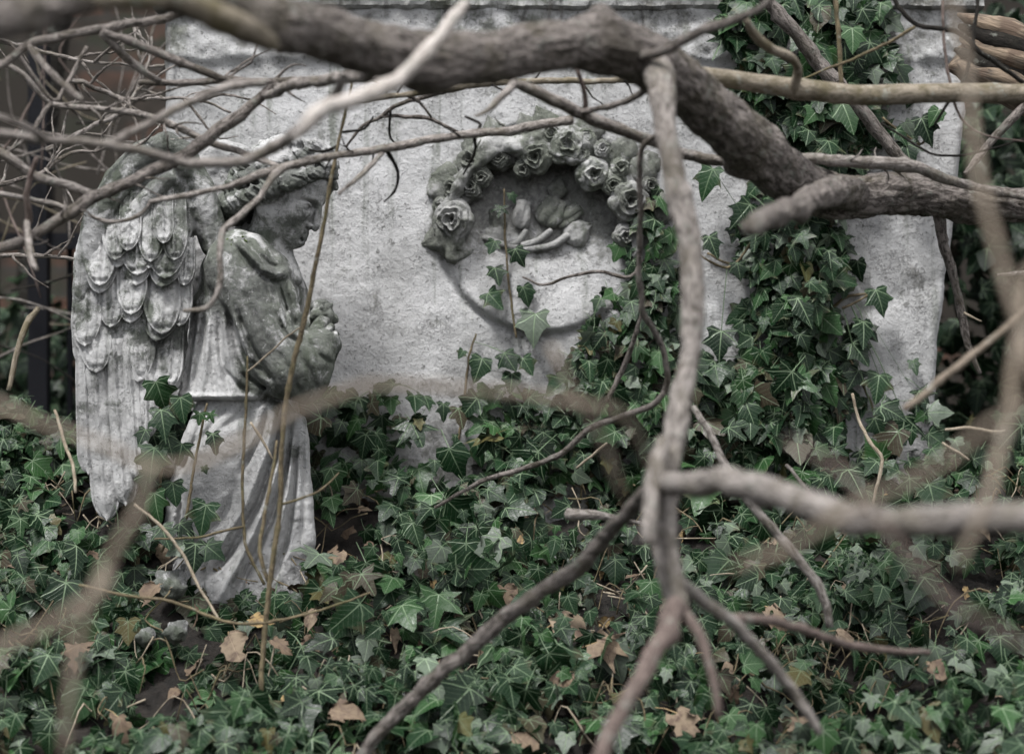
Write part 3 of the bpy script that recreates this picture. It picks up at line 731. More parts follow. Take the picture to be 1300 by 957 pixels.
# wreath: a lumpy garland with carved roses and leaves
def on_slab(px, py, out): return np.array(((px - 650) * SK, -out, CAM[2] + (478.5 - py) * SK))
P = []
for a in np.linspace(radians(200), radians(-18), 40):
    w = 1 - .3 * abs(a - radians(90)) / radians(110)
    P.append((*on_slab(MC[0] + 121 * cos(a), MC[1] - 113 * sin(a), .002), 21 * SK * w))
V, F, t = tube_geo(np.array(P), 40, .004, .08, .2, 5.0, .62)
V[:, 1] += .004
mesh('wreath_garland', V, F, M['relief'], grave, attrs={'stain_shade': np.clip(.5 + .4 * fbm(V[:, 0] * 12, V[:, 1] * 12, V[:, 2] * 12), 0, 1)})
def rose(px, py, R, out, tilt=(0, 0), stain_shade=.35, seed=0, open_=.22):
    nr, na = 46, 72
    r = np.linspace(0, 1, nr)[:, None]; a = np.linspace(0, 2 * pi, na, endpoint=False)[None]
    lob = 5 if seed % 2 else 6
    rr = r * (1 + .13 * np.abs(np.sin(a * lob / 2 + seed)) * r - .04 + .06 * fbm(np.cos(a) * 1.5 + seed, np.sin(a) * 1.5, 0 * a, 2))
    ph = r * (2.3 + 1.5 * ((seed * .37) % 1)) + (1 if seed % 3 else -1) * a / (2 * pi) + .14 * np.sin(a * 3 + seed) + .10 * np.sin(a * 5 + 2 * seed + r * 4)
    p = ph - np.floor(ph)
    saw = np.where(p < .82, (p / .82) ** 1.6, (1 - p) / .18)
    dome = .52 * (1 - r ** 2.4) + .12
    cup = -.42 * np.exp(-(r / open_) ** 2)
    h = dome + cup + .32 * saw * (.45 + .55 * np.sin(np.clip(r * 1.25, 0, 1) * pi)) + .05 * fbm(np.cos(a) * r * 5 + seed, np.sin(a) * r * 5, 0 * a, 3)
    h = h * np.clip((1.0 - r) / .05, 0, 1) ** .5
    X = rr * np.cos(a) * R; Z = rr * np.sin(a) * R
    c = on_slab(px, py, out); s = SK
    L = np.stack([X * s, -h * R * s, Z * s], -1).reshape(-1, 3)
    Rm = np.array(Matrix.Rotation(radians(tilt[0]), 3, 'X') @ Matrix.Rotation(radians(tilt[1]), 3, 'Z'))
    V = L @ Rm.T + c
    F = []
    for q in range(nr - 1):
        for k in range(na):
            k2 = (k + 1) % na; F.append([q * na + k, (q + 1) * na + k, (q + 1) * na + k2, q * na + k2])
    # root of the flower inside the garland
    n0 = len(V); edge = V[(nr - 1) * na:].copy(); edge = c + (edge - c) * .7; edge[:, 1] = max(c[1], 0) + .03
    V = np.vstack([V, edge])
    for k in range(na):
        k2 = (k + 1) % na; F.append([(nr - 1) * na + k, n0 + k, n0 + k2, (nr - 1) * na + k2])
    F.append([n0 + k for k in range(na)][::-1])
    mesh('rose', V, F, M['relief'], grave, attrs={'stain_shade': np.clip(stain_shade + .38 + .35 * fbm(V[:, 0] * 30, V[:, 1] * 30, V[:, 2] * 30), 0, 1)})
for k_, (x, y, R, o, tl, st) in enumerate([(720, 187, 25, .022, (-6, 4), .30), (680, 201, 22, .022, (4, -6), .34), (752, 222, 22, .020, (6, 10), .32), (797, 256, 25, .018, (0, 14), .28),
        (634, 202, 13, .018, (-10, -8), .5), (598, 205, 18, .014, (-12, -14), .6), (599, 238, 14, .012, (0, -14), .5), (654, 176, 13, .016, (-14, 0), .42), (792, 299, 15, .012, (6, 14), .12), (576, 308, 13, .012, (8, -16), .35), (834, 262, 13, .006, (0, 20), .4), (616, 190, 14, .020, (-8, -8), .6), (700, 172, 14, .020, (-12, 0), .5), (664, 216, 12, .024, (8, 0), .6), (736, 198, 13, .026, (0, 4), .5), (776, 236, 13, .024, (4, 8), .5), (612, 226, 13, .020, (4, -8), .7), (576, 240, 15, .014, (0, -18), .7), (562, 262, 13, .010, (0, -18), .6), (560, 300, 12, .008, (4, -20), .5), (744, 176, 13, .016, (-12, 6), .5), (786, 214, 13, .014, (-4, 16), .6), (764, 190, 11, .022, (-6, 6), .3), (824, 236, 12, .008, (0, 16), .5)]):
    rose(x, y, R, o, tl, st, k_ + 1)
rose(576, 279, 26, .016, (4, -10), .10, 21, .12)
def stone_leaf(px, py, L, ang, out, tilt=20, name='stone_leaf', stain_shade=.5):
    nu, nv = 9, 12
    u = np.linspace(-1, 1, nu)[None]; v = np.linspace(0, 1, nv)[:, None]
    w = .40 * np.sin(pi * np.clip(v, .02, .99) ** .72) ** 1.15 * (1 + .16 * np.abs(np.sin(v * 11)))
    X = u * w; Y_ = v + 0 * u; Z = .22 * np.sin(v * pi * .8) - .14 * u * u * (w > .1) - .05 * np.exp(-(u / .15) ** 2) - .12 * v * v
    L3 = np.stack([X, -Z, Y_], -1).reshape(-1, 3) * L * SK
    top = L3; bot = L3 + (0, .07 * L * SK, 0)
    Rm = np.array(Matrix.Rotation(radians(90 - ang), 3, 'Y') @ Matrix.Rotation(radians(-tilt), 3, 'X'))
    V = np.vstack([top, bot]) @ Rm.T + on_slab(px, py, out)
    n = nu * nv; i = np.arange(nv - 1)[:, None] * nu + np.arange(nu - 1)[None]
    A = np.stack([i, i + 1, i + nu + 1, i + nu], -1).reshape(-1, 4); F = A.tolist() + (A[:, ::-1] + n).tolist()
    ring = [k for k in range(nu)] + [nu * (r + 1) - 1 for r in range(1, nv)] + [nu * (nv - 1) + k for k in range(nu - 2, -1, -1)] + [nu * r for r in range(nv - 2, 0, -1)]
    for p, q in zip(ring, ring[1:] + ring[:1]): F.append([p, p + n, q + n, q])
    mesh(name, V, F, M['relief'], grave, attrs={'stain_shade': np.full(len(V), stain_shade)})
for x, y, L, a in [(700, 175, 30, 110), (742, 178, 32, 60), (655, 190, 30, 140), (662, 212, 26, 230), (700, 216, 26, 260), (735, 244, 26, 230), (775, 232, 30, 40), (772, 250, 26, 200), (786, 285, 26, 260), (820, 268, 32, 20), (812, 290, 24, -40),
                   (615, 190, 30, 150), (615, 222, 28, 250), (585, 225, 28, 170), (588, 255, 24, 200), (566, 250, 26, 130), (566, 300, 24, 200), (598, 262, 28, -20), (640, 222, 24, 290), (806, 228, 30, 60), (816, 212, 24, 30), (786, 205, 28, 60), (676, 178, 26, 110), (632, 180, 24, 100)]:
    if math.hypot(x - MC[0], y - MC[1]) < 108: continue
    stone_leaf(x, y, L * 1.5, a + random.uniform(-12, 12), .016, random.uniform(0, 30), stain_shade=random.uniform(.55, .95))
# poppy buds in the middle of the medallion, on two carved stems
def bud(px, py, rx, rz, ang, out, stain_shade):
    nr, na = 24, 40
    th = np.linspace(.02, pi - .02, nr)[:, None]; a = np.linspace(0, 2 * pi, na, endpoint=False)[None]
    gr = 1 - .26 * np.abs(np.cos(a * 2.5 + .9 * np.cos(th))) ** 5 - .06 * np.abs(np.sin(a * 7))
    z = -np.cos(th) + 0 * a; r = np.sin(th) ** .8 * gr * (1 - .18 * z)
    crown = np.where(z > .6, 1 + (1.5 + .9 * np.cos(a * 6)) * (z - .6), 1)
    Lc = np.stack([r * np.cos(a) * rx * crown, r * np.sin(a) * rx * .55, z * rz], -1).reshape(-1, 3) * SK
    V = Lc @ np.array(Matrix.Rotation(radians(ang), 3, 'Y')).T + on_slab(px, py, out)
    F = [[q * na + k, q * na + (k + 1) % na, (q + 1) * na + (k + 1) % na, (q + 1) * na + k] for q in range(nr - 1) for k in range(na)]
    F.append(list(range(na))[::-1]); F.append([(nr - 1) * na + k for k in range(na)])
    mesh('carved_bud', V, F, M['relief'], grave, attrs={'stain_shade': np.full(len(V), stain_shade)})
bud(663, 272, 12, 19, 8, -.004, .0); bud(700, 269, 19, 20, 24, -.010, .8); bud(722, 274, 13, 20, 52, -.014, .85); bud(632, 280, 12, 18, -10, -.016, .7)
for pts in [[(668, 292, 4), (658, 306, 4.5), (640, 311, 5), (614, 301, 4)], [(700, 292, 4), (682, 306, 4.5), (662, 312, 5)], [(722, 298, 5), (700, 312, 5), (668, 316, 5), (640, 311, 5)]]:
    P = np.array([(*on_slab(x, y, -.004), r * SK) for x, y, r in pts]); V, F, t = tube_geo(P, 10, .004, .1, 0, 2)
    mesh('carved_stem', V, F, M['relief'], grave, attrs={'stain_shade': np.full(len(V), .35)})
stone_leaf(716, 304, 44, 30, -.006, 12, stain_shade=.5); stone_leaf(644, 309, 42, 155, -.006, 10, stain_shade=.45); stone_leaf(706, 252, 30, 80, -.016, 6, stain_shade=.6)

# ================================================================== ground
def ground_z(x, y):
    x, y = np.asarray(x, float), np.asarray(y, float)
    z = np.interp(y, [-60, -2.0, -1.5, -1.1, -.82, -.64, -.42, -.12, .3, 1.0, 60], [-.10, -.09, -.05, .05, .16, .28, .44, .66, .76, .72, .72])
    near = np.exp(-((y + .2) / 1.6) ** 2)
    z = z + near * .05 * fbm(x * 2.1, y * 2.1, 0 * x + 4, 3) + .02 * fbm(x * 7, y * 7, 0 * x, 3)
    return z
gx = np.concatenate([[-60, -30, -12, -6], np.linspace(-3, 3, 121), [6, 12, 30, 60]]); gy = np.concatenate([[-60, -30, -12, -7], np.linspace(-5, 3.5, 171), [6, 12, 30, 60]])
GX, GY = np.meshgrid(gx, gy); V = np.stack([GX, GY, ground_z(GX, GY)], -1).reshape(-1, 3)
n = len(gx); i = np.arange(len(gy) - 1)[:, None] * n + np.arange(n - 1)[None]
F = np.stack([i, i + 1, i + n + 1, i + n], -1).reshape(-1, 4)
tag(mesh('ground', V, F, M['soil']), kind='structure')

# ================================================================== behind: brick wall and iron fence
def box(lo, hi, bev=.0):
    x0, y0, z0 = lo; x1, y1, z1 = hi
    V = np.array([(x, y, z) for x in (x0, x1) for y in (y0, y1) for z in (z0, z1)], float)
    F = [(0, 1, 3, 2), (4, 6, 7, 5), (0, 4, 5, 1), (2, 3, 7, 6), (0, 2, 6, 4), (1, 5, 7, 3)]
    return V, F
V, F = box((-5, 2.4, .3), (5, 2.75, 3.6)); wl = mesh('brick_wall', V, F, M['brick'], origin=(0, 2.4, .6), smooth=False)
tag(wl, 'old brown brick wall standing far behind the angel and the fence', 'wall')
fence = empty('iron_fence', (-1.3, .9, .7), 'black iron railing with square posts behind the angel on the left', 'fence')
FY = .9; fk = K * (FY - CAM[1])
def fx_(px): return (px - 650) * fk
def fz_(py): return CAM[2] + (478.5 - py) * fk
V, F = box((fx_(38), FY - .03, .5), (fx_(62), FY + .03, fz_(60))); mesh('post', V, F, M['iron'], fence, smooth=False)
V, F = box((fx_(-390), FY - .03, .5), (fx_(-366), FY + .03, fz_(60))); mesh('post', V, F, M['iron'], fence, smooth=False)
for y0, y1 in ((296, 316), (536, 552)):
    V, F = box((fx_(-420), FY - .012, fz_(y1)), (fx_(330), FY + .018, fz_(y0))); mesh('rail', V, F, M['iron'], fence, smooth=False)
for k in range(-390, 320, 47):
    if abs(k - 50) < 20: continue
    P = np.array([(fx_(k + 6), FY + .036, .55, .009), (fx_(k + 6), FY + .036, fz_(300), .009), (fx_(k + 6), FY + .036, fz_(285), .009)])
    V, F, t = tube_geo(P, 8, .1, 0, 0, 0); mesh('picket', V, F, M['iron'], fence)
# ================================================================== ivy
_half = [(0, 0), (0, .25), (0, .5), (0, .75), (0, 1), (.12, -.10), (.32, -.13), (.47, -.03), (.38, .11), (.375, .19), (.49, .30), (.575, .455), (.44, .475), (.29, .54), (.225, .68), (.12, .86), (.2, .13), (.30, .27)]
_tri = [(0, 5, 16), (5, 6, 16), (6, 8, 16), (6, 7, 8), (8, 9, 16), (0, 16, 1), (16, 9, 17), (16, 17, 1), (9, 10, 17), (10, 12, 17), (10, 11, 12), (17, 12, 13), (17, 13, 1), (1, 13, 2), (2, 13, 14), (2, 14, 3), (3, 14, 15), (3, 15, 4)]
def leaf_template(kind):
    H = np.array(_half)
    if kind == 1: H[:, 0] *= .80; H[11] = (.46, .52); H[10] = (.40, .36)                       # narrow
    if kind == 2: H[7] = (.42, .02); H[8] = (.43, .10); H[9] = (.43, .20); H[10] = (.46, .30); H[11] = (.44, .42); H[12] = (.37, .50); H[13] = (.30, .58)   # hardly lobed
    if kind == 3: H[4] = (0, .92); H[11] = (.70, .56); H[10] = (.52, .30); H[7] = (.58, -.10); H[9] = (.30, .17); H[13] = (.22, .44); H[14] = (.17, .62)     # deep star
    if kind == 4: H = np.array([(0, 0), (0, .25), (0, .5), (0, .75), (0, 1), (.06, .0), (.12, .03), (.19, .08), (.23, .14), (.26, .20), (.30, .30), (.32, .40), (.31, .46), (.29, .54), (.22, .70), (.12, .86), (.12, .14), (.17, .27)])  # plain oval
    ctr = 5
    V = list(H); mir = {}
    for k in range(ctr, len(H)): mir[k] = len(V); V.append((-H[k][0], H[k][1]))
    T = list(_tri) + [(mir.get(c, c), mir.get(b, b), mir.get(a, a)) for a, b, c in _tri]
    return np.array(V, float), np.array(T)
TEM = [leaf_template(k) for k in range(5)]

def leaf_verts(kind, fold, droop, wave, cup):
    T, F = TEM[kind]
    x, y = T[:, 0], T[:, 1]
    z = fold * np.abs(x) ** 1.2 - droop * (np.clip(y, -.2, 1)) ** 2 + wave * np.sin(y * 7 + x * 5) * np.abs(x) - cup * (x * x)
    return np.stack([x, y, z], -1)

class LeafGeo(Geo):
    def leaf(s, pos, nrm, tip, size, kind, rnd=None, curl=1.0, petiole=True, pet=None):
        """pos: where the stalk joins the blade; nrm: the side the leaf shows; tip: where it points"""
        n = np.array(nrm, float); n /= np.linalg.norm(n)
        t = np.array(tip, float); t -= n * t.dot(n); t /= np.linalg.norm(t) + 1e-9
        b = np.cross(t, n)
        L = leaf_verts(kind, random.uniform(-.1, .35) * curl, random.uniform(.05, .35) * curl, random.uniform(-.12, .12) * curl, random.uniform(-.1, .3) * curl)
        L[5:, :2] += RNG.normal(0, .05 if curl > 1.5 else .022, (len(L) - 5, 2))      # no two outlines alike
        if curl > 1.5: L[:, 0] *= random.uniform(.7, 1.25)
        V = np.array(pos) + size * (L[:, :1] * b + L[:, 1:2] * t + L[:, 2:3] * n)
        T, F = TEM[kind]
        rnd = rnd if rnd is not None else RNG.random(3)
        s.add(V, F, leafco=np.concatenate([T, np.zeros((len(T), 1))], 1), leafrnd=np.repeat(np.array(rnd, float)[None], len(T), 0))
        if petiole:     # a thin three-sided stalk running back under the leaf
            e = pet if pet is not None else np.array(pos) - t * size * random.uniform(.3, .7) - n * size * random.uniform(.4, .8)
            w = max(.0009, size * .018); p = np.array(pos)
            mid = (p + e) / 2 + n * size * .08
            rings = [q + w * np.array(o) for q in (p, mid, e) for o in (b, -.5 * b + .8 * n, -.5 * b - .8 * n)]
            FF = [[r * 3 + k, r * 3 + (k + 1) % 3, r * 3 + 3 + (k + 1) % 3, r * 3 + 3 + k] for r in range(2) for k in range(3)]
            s.add(np.array(rings), FF, leafco=np.tile((0., .3, 0.), (9, 1)), leafrnd=np.tile((.9, .85, .2), (9, 1)))
def kindpick(): return random.choices((0, 1, 2, 3), (6, 2.5, 1.6, 1.6))[0]

# ---- ground cover: a mass nobody could count ---------------------------------
def gnormal(x, y):
    e = .03
    nx_ = -(ground_z(x + e, y) - ground_z(x - e, y)) / (2 * e); ny_ = -(ground_z(x, y + e) - ground_z(x, y - e)) / (2 * e)
    v = np.array((float(nx_), float(ny_), 1.0)); return v / np.linalg.norm(v)
def robe_hit(x, y, z):
    px = x / AS + 650; py = 478.5 - (z - CAM[2]) / AS; w = (y - AY) / AS
    if not (500 < py < 830): return False
    L = np.interp(py, [510, 570, 660, 800], [240, 222, 198, 196]); R = np.interp(py, [510, 570, 660, 800], [372, 384, 394, 396])
    return ((px - (L + R) / 2) / ((R - L) / 2)) ** 2 + (w / 68) ** 2 < 1.0
def wing_hit(x, y, z):
    px = x / AS + 650; py = 478.5 - (z - CAM[2]) / AS; w = (y - AY) / AS
    return 90 < px < 190 and py < 655 - max(0, (px - 150)) * .8 and -62 < w < -14
G = LeafGeo()
n_leaf = 0
while n_leaf < 6600:
    u = random.random()
    if u < .80: x, y = random.uniform(-1.32, 1.32), random.uniform(-1.25, .02)
    elif u < .90: x, y = random.choice((-1, 1)) * random.uniform(.7, 1.75), random.uniform(-.4, 1.6)
    else: x, y = random.uniform(-1.6, 1.6), random.uniform(-1.9, -1.1)
    if -.82 < x < .98 and 0 <= y < .34: continue
    # clearings where litter shows
    thin = fbm(np.array([x * 2.6 + 9]), np.array([y * 2.6]), np.array([2.]), 2)[0]
    if thin < -.72 and random.random() < .75: continue
    hole = fbm(np.array([x * 8.5 + 3]), np.array([(y + 1.3 * float(ground_z(x, y))) * 7.]), np.array([5.]), 2)[0]
    if hole < -.10 and random.random() < .86: continue
    heap = .03 + .07 * max(0, min(1, .4 + hole)) + .05 * (1 + fbm(np.array([x * 3.1]), np.array([y * 3.1]), np.array([8.]), 2)[0])
    if y > -.16 and -.85 < x < 1.0: heap += .11
    if y > -.14 and x > .25 and x < .98: heap += .10 * math.exp(-((x - .55) / .35) ** 2)
    qx, qz = x / AS + 650, y
    if 190 < qx < 390 and -.75 < qz < -.25: heap *= .45
    lift = heap * 1.25 * random.random() ** .6
    z = float(ground_z(x, y)) + lift
    if robe_hit(x, y, z) or wing_hit(x, y, z): continue
    dd = y - CAM[1]; qx, qy = x / (K * dd) + 650, 478.5 - (z - CAM[2]) / (K * dd)
    if y < -.22 and 192 < qx < 400 and qy < np.interp(qx, [192, 235, 272, 330, 398], [700, 735, 775, 725, 700]) and random.random() < .93: continue   # bare hem of the skirt
    if y < -.25 and 95 < qx < 190 and qy < np.interp(qx, [95, 130, 190], [600, 655, 600]): continue
    size = random.choices((random.uniform(.026, .042), random.uniform(.042, .066), random.uniform(.066, .096)), (4.5, 5, 1.7))[0]
    nn = gnormal(x, y) * .4 + np.array((0, -.75, .25)) + RNG.normal(0, .50, 3)
    tip = np.array((random.gauss(0, .7), -.55 + random.gauss(0, .4), -.9 + random.gauss(0, .4)))
    G.leaf((x, y, z), nn, tip, size, kindpick()); n_leaf += 1
# fine runners and dry stalks among the leaves
S_ = Geo(); D_ = Geo()
for k in range(460):
    x, y = random.uniform(-1.3, 1.3), random.uniform(-1.2, .0)
    a = random.uniform(0, 2 * pi); L = random.uniform(.06, .24); pts = []
    for q in range(5):
        xx, yy = x + cos(a) * L * q / 4, y + sin(a) * L * q / 4 * .6; a += random.gauss(0, .35)
        pts.append((xx, yy, float(ground_z(xx, yy)) + random.uniform(.01, .115), random.uniform(.0009, .0024)))
    V, F, t = tube_geo(np.array(pts), 5, .02, .1, 0, k); (D_ if k % 3 == 0 else S_).add(V, F, tco=t)
LT = LeafGeo()
for k in range(300):
    x, y = random.uniform(-1.3, 1.3), random.uniform(-1.25, -.02); z = float(ground_z(x, y)) + random.uniform(.01, .085)
    if robe_hit(x, y, z) or wing_hit(x, y, z): continue
    LT.leaf((x, y, z), RNG.normal(0, .6, 3) + (0, -.4, .7), RNG.normal(0, 1, 3), random.uniform(.016, .05), random.choice((4, 4, 2, 1)), None, 2.6, False)
tag(LT.build('leaf_litter', M['dead'], None), kind='stuff')
gi = tag(G.build('ivy_ground_cover', M['ivy'], None, smooth=True), kind='stuff')
tag(S_.build('ivy_runners', M['stem'], None), kind='stuff'); tag(D_.build('dry_stalk_litter', M['straw'], None), kind='stuff')

# ---- ivy climbing the stone ---------------------------------------------------
def climbing(name, label, density, regions, stems, seed, holes=()):
    random.seed(seed)
    o0 = at(stems[0][0][0], stems[0][0][1], DS)
    root = empty(name, o0, label, 'ivy', 'ivy plants climbing the gravestone')
    g = LeafGeo()
    for (poly, dens, lo, hi, lift) in regions:
        P = np.array(poly, float); x0, y0 = P.min(0); x1, y1 = P.max(0)
        area = (x1 - x0) * (y1 - y0); k = 0
        for _ in range(int(area * dens / 1000)):
            x, y = random.uniform(x0, x1), random.uniform(y0, y1)
            sd = float(poly_sdf(np.array([[x]]), np.array([[y]]), poly)[0, 0]) + 14 * fbm(np.array([x / 30]), np.array([y / 30]), np.array([seed * 1.]), 3)[0]
            if sd > 0: continue
            li = lift * min(1, .25 - sd / 60) * random.random() ** .6 + .006
            pos = slab_world(np.array(x), np.array(y), li)
            pos[1] = min(pos[1], -li * .6)
            pos[2] = CAM[2] + (478.5 - y) * K * (DS + pos[1]); pos[0] = (x - 650) * K * (DS + pos[1])
            nn = np.array((random.gauss(0, .5), -1.0, random.gauss(.35, .42)))
            tip = np.array((random.gauss(0, .55), -.15, -1 + random.gauss(0, .35)))
            size = random.uniform(lo, hi) * (1.25 if random.random() < .15 else 1)
            g.leaf(pos, nn, tip, size, kindpick())
    g.build('foliage', M['ivy'], root)
    for st in stems:
        P = np.array([(*slab_world(np.array(float(x)), np.array(float(y)), .006 + (.002 * r)), r * SK) for x, y, r in st]); P[:, 1] = np.minimum(P[:, 1], -.004)
        _seed[0] += 1
        V, F, t = tube_geo(P, 7, .012, .15, .8, _seed[0]); mesh('vine_stem', V, F, M['stem'], root, attrs={'tco': t})
    return root
climbing('climbing_ivy', "large dark ivy climbing from the ground to the gravestone's cornice on its right part", 1, [
    ([(905, -20), (1130, -20), (1140, 60), (1140, 110), (1125, 150), (1100, 215), (1060, 225), (1010, 200), (985, 160), (940, 120), (925, 60)], 6.2, .038, .072, .09),
    ([(985, 110), (1110, 130), (1085, 220), (1060, 290), (1090, 350), (1060, 420), (1075, 480), (1060, 560), (1110, 640), (860, 640), (875, 540), (900, 470), (935, 440), (960, 370), (940, 300), (955, 240), (990, 190)], 7.6, .036, .066, .11),
    ([(1060, 300), (1100, 330), (1110, 420), (1080, 470), (1120, 560), (1170, 620), (1050, 640)], 1.2, .035, .055, .03),
    ([(1120, 60), (1170, 90), (1165, 260), (1140, 170)], 1.2, .035, .055, .03),
], [[(1000, 640, 5), (985, 520, 4.5), (1005, 420, 4), (1000, 300, 4), (1040, 180, 3.5), (1050, 60, 3), (1040, -10, 2)], [(1040, 640, 4), (1050, 520, 3.5), (1030, 400, 3), (1066, 250, 2.5), (1120, 120, 2)], [(1020, 430, 2.5), (1070, 380, 2), (1110, 372, 1.6)], [(1030, 470, 2), (1070, 450, 1.8), (1100, 500, 1.6), (1120, 560, 1.4)], [(960, 330, 2), (930, 336, 1.8), (898, 322, 1.5)]], 3)
climbing('climbing_ivy', 'leafy ivy climbing beside and over the lower right of the wreath medallion', 1, [
    ([(790, 310), (830, 240), (862, 300), (858, 420), (866, 520), (880, 640), (760, 640), (735, 560), (700, 520), (700, 470), (735, 430), (750, 390), (775, 350)], 7.5, .034, .060, .085),
    ([(640, 520), (720, 520), (770, 580), (700, 620), (590, 620)], 6, .032, .055, .05),
], [[(800, 640, 4), (810, 540, 3.5), (795, 430, 3), (820, 330, 2.5), (835, 250, 1.8)], [(740, 620, 3), (735, 520, 2.5), (770, 440, 2), (760, 400, 1.5)]], 5)
def strand(name, label, pts, leaves, cat='ivy', group='thin ivy strands on the stones', wd=1.8, jit=0, mat='stem', d=None):
    """a stem given in photo pixels and distance, every leaf a part"""
    P = px4(pts, d); _seed[0] += 1
    root = empty(name, P[0, :3], label, cat, group)
    V, F, t = tube_geo(P, 7, .01, .15, .7, _seed[0]); mesh('stem', V, F, M[mat], root, attrs={'tco': t})
    for (x, y, dd, size, ang, rn) in leaves:
        g = LeafGeo(); p = at(x, y, dd)
        a = radians(ang); tip = np.array((cos(a), -.12, sin(a)))
        j = int(np.argmin(np.linalg.norm(P[:, :3] - p, axis=1)))
        # stalk towards the closest point of the stem
        Q = crom(P, .01); j = int(np.argmin(np.linalg.norm(Q[:, :3] - p, axis=1)))
        g.leaf(p, np.array((random.gauss(0, .22), -1, random.gauss(.40, .15))), tip, size * K * dd, kindpick(), rn, pet=Q[j, :3])
        g.build('leaf', M['ivy'], root)
    return root
rr_ = lambda b=.5: (random.random(), b, random.uniform(.1, .9))
random.seed(21)
strand('ivy_strand', 'short ivy strand with few leaves hanging over the medallion disc', [(655, 428, 5.78, 1.6), (651, 400, 5.785, 1.6), (645, 350, 5.785, 1.6), (641, 300, 5.79, 1.4), (640, 240, 5.78, 1.2)],
       [(654, 316, 5.76, 26, -60, rr_()), (628, 306, 5.77, 20, -110, rr_()), (628, 340, 5.775, 26, -80, rr_(.2)), (620, 372, 5.77, 30, -50, rr_()), (664, 364, 5.77, 28, -70, rr_()), (680, 398, 5.765, 44, -95, (.2, .3, .97)), (636, 262, 5.775, 18, -100, rr_(.2)), (648, 246, 5.775, 14, -60, rr_(.2))])
strand('ivy_strand', 'sparse ivy strand on pale stone below the medallion disc', [(582, 560, 5.78, 2), (590, 500, 5.785, 1.8), (596, 450, 5.785, 1.6), (604, 424, 5.785, 1.2)],
       [(612, 455, 5.76, 34, -110, rr_()), (640, 448, 5.76, 30, -60, rr_()), (606, 505, 5.76, 34, -130, rr_(.2)), (650, 474, 5.765, 28, -95, rr_(.2)), (645, 505, 5.765, 30, -70, rr_()), (668, 512, 5.765, 34, -80, rr_()), (700, 508, 5.765, 32, -95, rr_()), (618, 535, 5.76, 36, -150, rr_(.9)), (640, 540, 5.755, 34, -70, rr_()), (690, 548, 5.755, 30, -90, rr_()), (588, 445, 5.78, 14, -120, rr_()), (664, 455, 5.77, 26, -60, rr_(.2)), (563, 512, 5.77, 24, -90, rr_(.1)), (605, 560, 5.75, 34, -80, rr_())])
strand('ivy_strand', 'lone ivy shoot with dark leaves reaching over bare stone right of the tall branch', [(960, 300, 5.74, 1.6), (930, 338, 5.75, 1.8), (905, 334, 5.76, 1.6), (886, 322, 5.77, 1.2)],
       [(900, 300, 5.74, 32, -70, rr_()), (936, 334, 5.74, 24, -80, rr_()), (916, 420, 5.75, 42, -95, rr_()), (905, 214, 5.73, 44, -110, (.9, .8, .1)), (985, 330, 5.72, 30, -100, rr_(.8))])
strand('ivy_strand', 'ivy shoot with drooping leaves on the bare right margin of the gravestone', [(1070, 392, 5.74, 1.8), (1090, 382, 5.75, 1.6), (1112, 368, 5.76, 1.2)],
       [(1112, 368, 5.745, 36, -75, rr_()), (1096, 408, 5.75, 40, -100, (.3, .2, .8)), (1082, 436, 5.75, 36, -60, (.3, .2, .9)), (1116, 476, 5.755, 38, -100, rr_(.1)), (1090, 470, 5.755, 30, -120, rr_(.1)), (1148, 528, 5.75, 46, -105, (.2, .5, .6)), (1110, 530, 5.75, 30, -70, rr_(.3)), (1176, 524, 5.745, 34, 0, (.5, .2, .97))])
strand('ivy_strand', 'ivy shoot beside the cornice ivy with three leaves near the stone edge', [(1120, 150, 5.72, 1.6), (1150, 172, 5.735, 1.5), (1172, 182, 5.74, 1.4), (1190, 140, 5.73, 1.0)],
       [(1170, 150, 5.72, 40, -70, rr_()), (1192, 140, 5.72, 26, -120, rr_(.9)), (1150, 182, 5.72, 34, -80, rr_(.1)), (1138, 165, 5.72, 26, -60, rr_())])
AGL = 'ivy growing on the angel statue'
strand('ivy_strand', "ivy strand climbing the middle of the angel's skirt with small leaves", [(205, 700, 5.36, 2), (222, 672, 5.36, 2.2), (236, 655, 5.36, 2.2), (243, 615, 5.365, 2.0), (250, 575, 5.37, 1.8), (258, 535, 5.375, 1.6), (263, 512, 5.37, 1.2)],
       [(254, 524, 5.36, 18, -95, rr_(.9)), (267, 524, 5.36, 15, -70, rr_(.9)), (270, 550, 5.35, 28, -80, rr_()), (231, 563, 5.36, 30, -100, rr_(.2)), (259, 592, 5.355, 11, -70, rr_(.2)), (219, 612, 5.355, 32, -80, rr_()), (262, 640, 5.34, 42, -100, rr_()), (228, 664, 5.345, 26, -40, rr_()), (205, 668, 5.34, 34, -70, rr_(.2)), (248, 690, 5.33, 42, -95, rr_()), (262, 692, 5.33, 32, -40, rr_()), (236, 690, 5.34, 30, -150, (.3, .4, .96))], group=AGL)
strand('ivy_strand', 'cluster of broad ivy leaves between the wing tip and the skirt', [(200, 640, 5.37, 2.2), (205, 590, 5.37, 2), (204, 540, 5.365, 1.8), (203, 490, 5.36, 1.6)],
       [(198, 484, 5.345, 40, -70, (.7, .82, .5)), (229, 504, 5.35, 34, -80, rr_()), (204, 520, 5.345, 44, -80, rr_()), (196, 568, 5.35, 46, -95, (.8, .75, .1)), (188, 600, 5.35, 30, -100, rr_()), (212, 552, 5.36, 34, -75, rr_()), (196, 625, 5.345, 40, -80, rr_(.85)), (185, 545, 5.37, 26, -110, rr_(.1))], group=AGL)

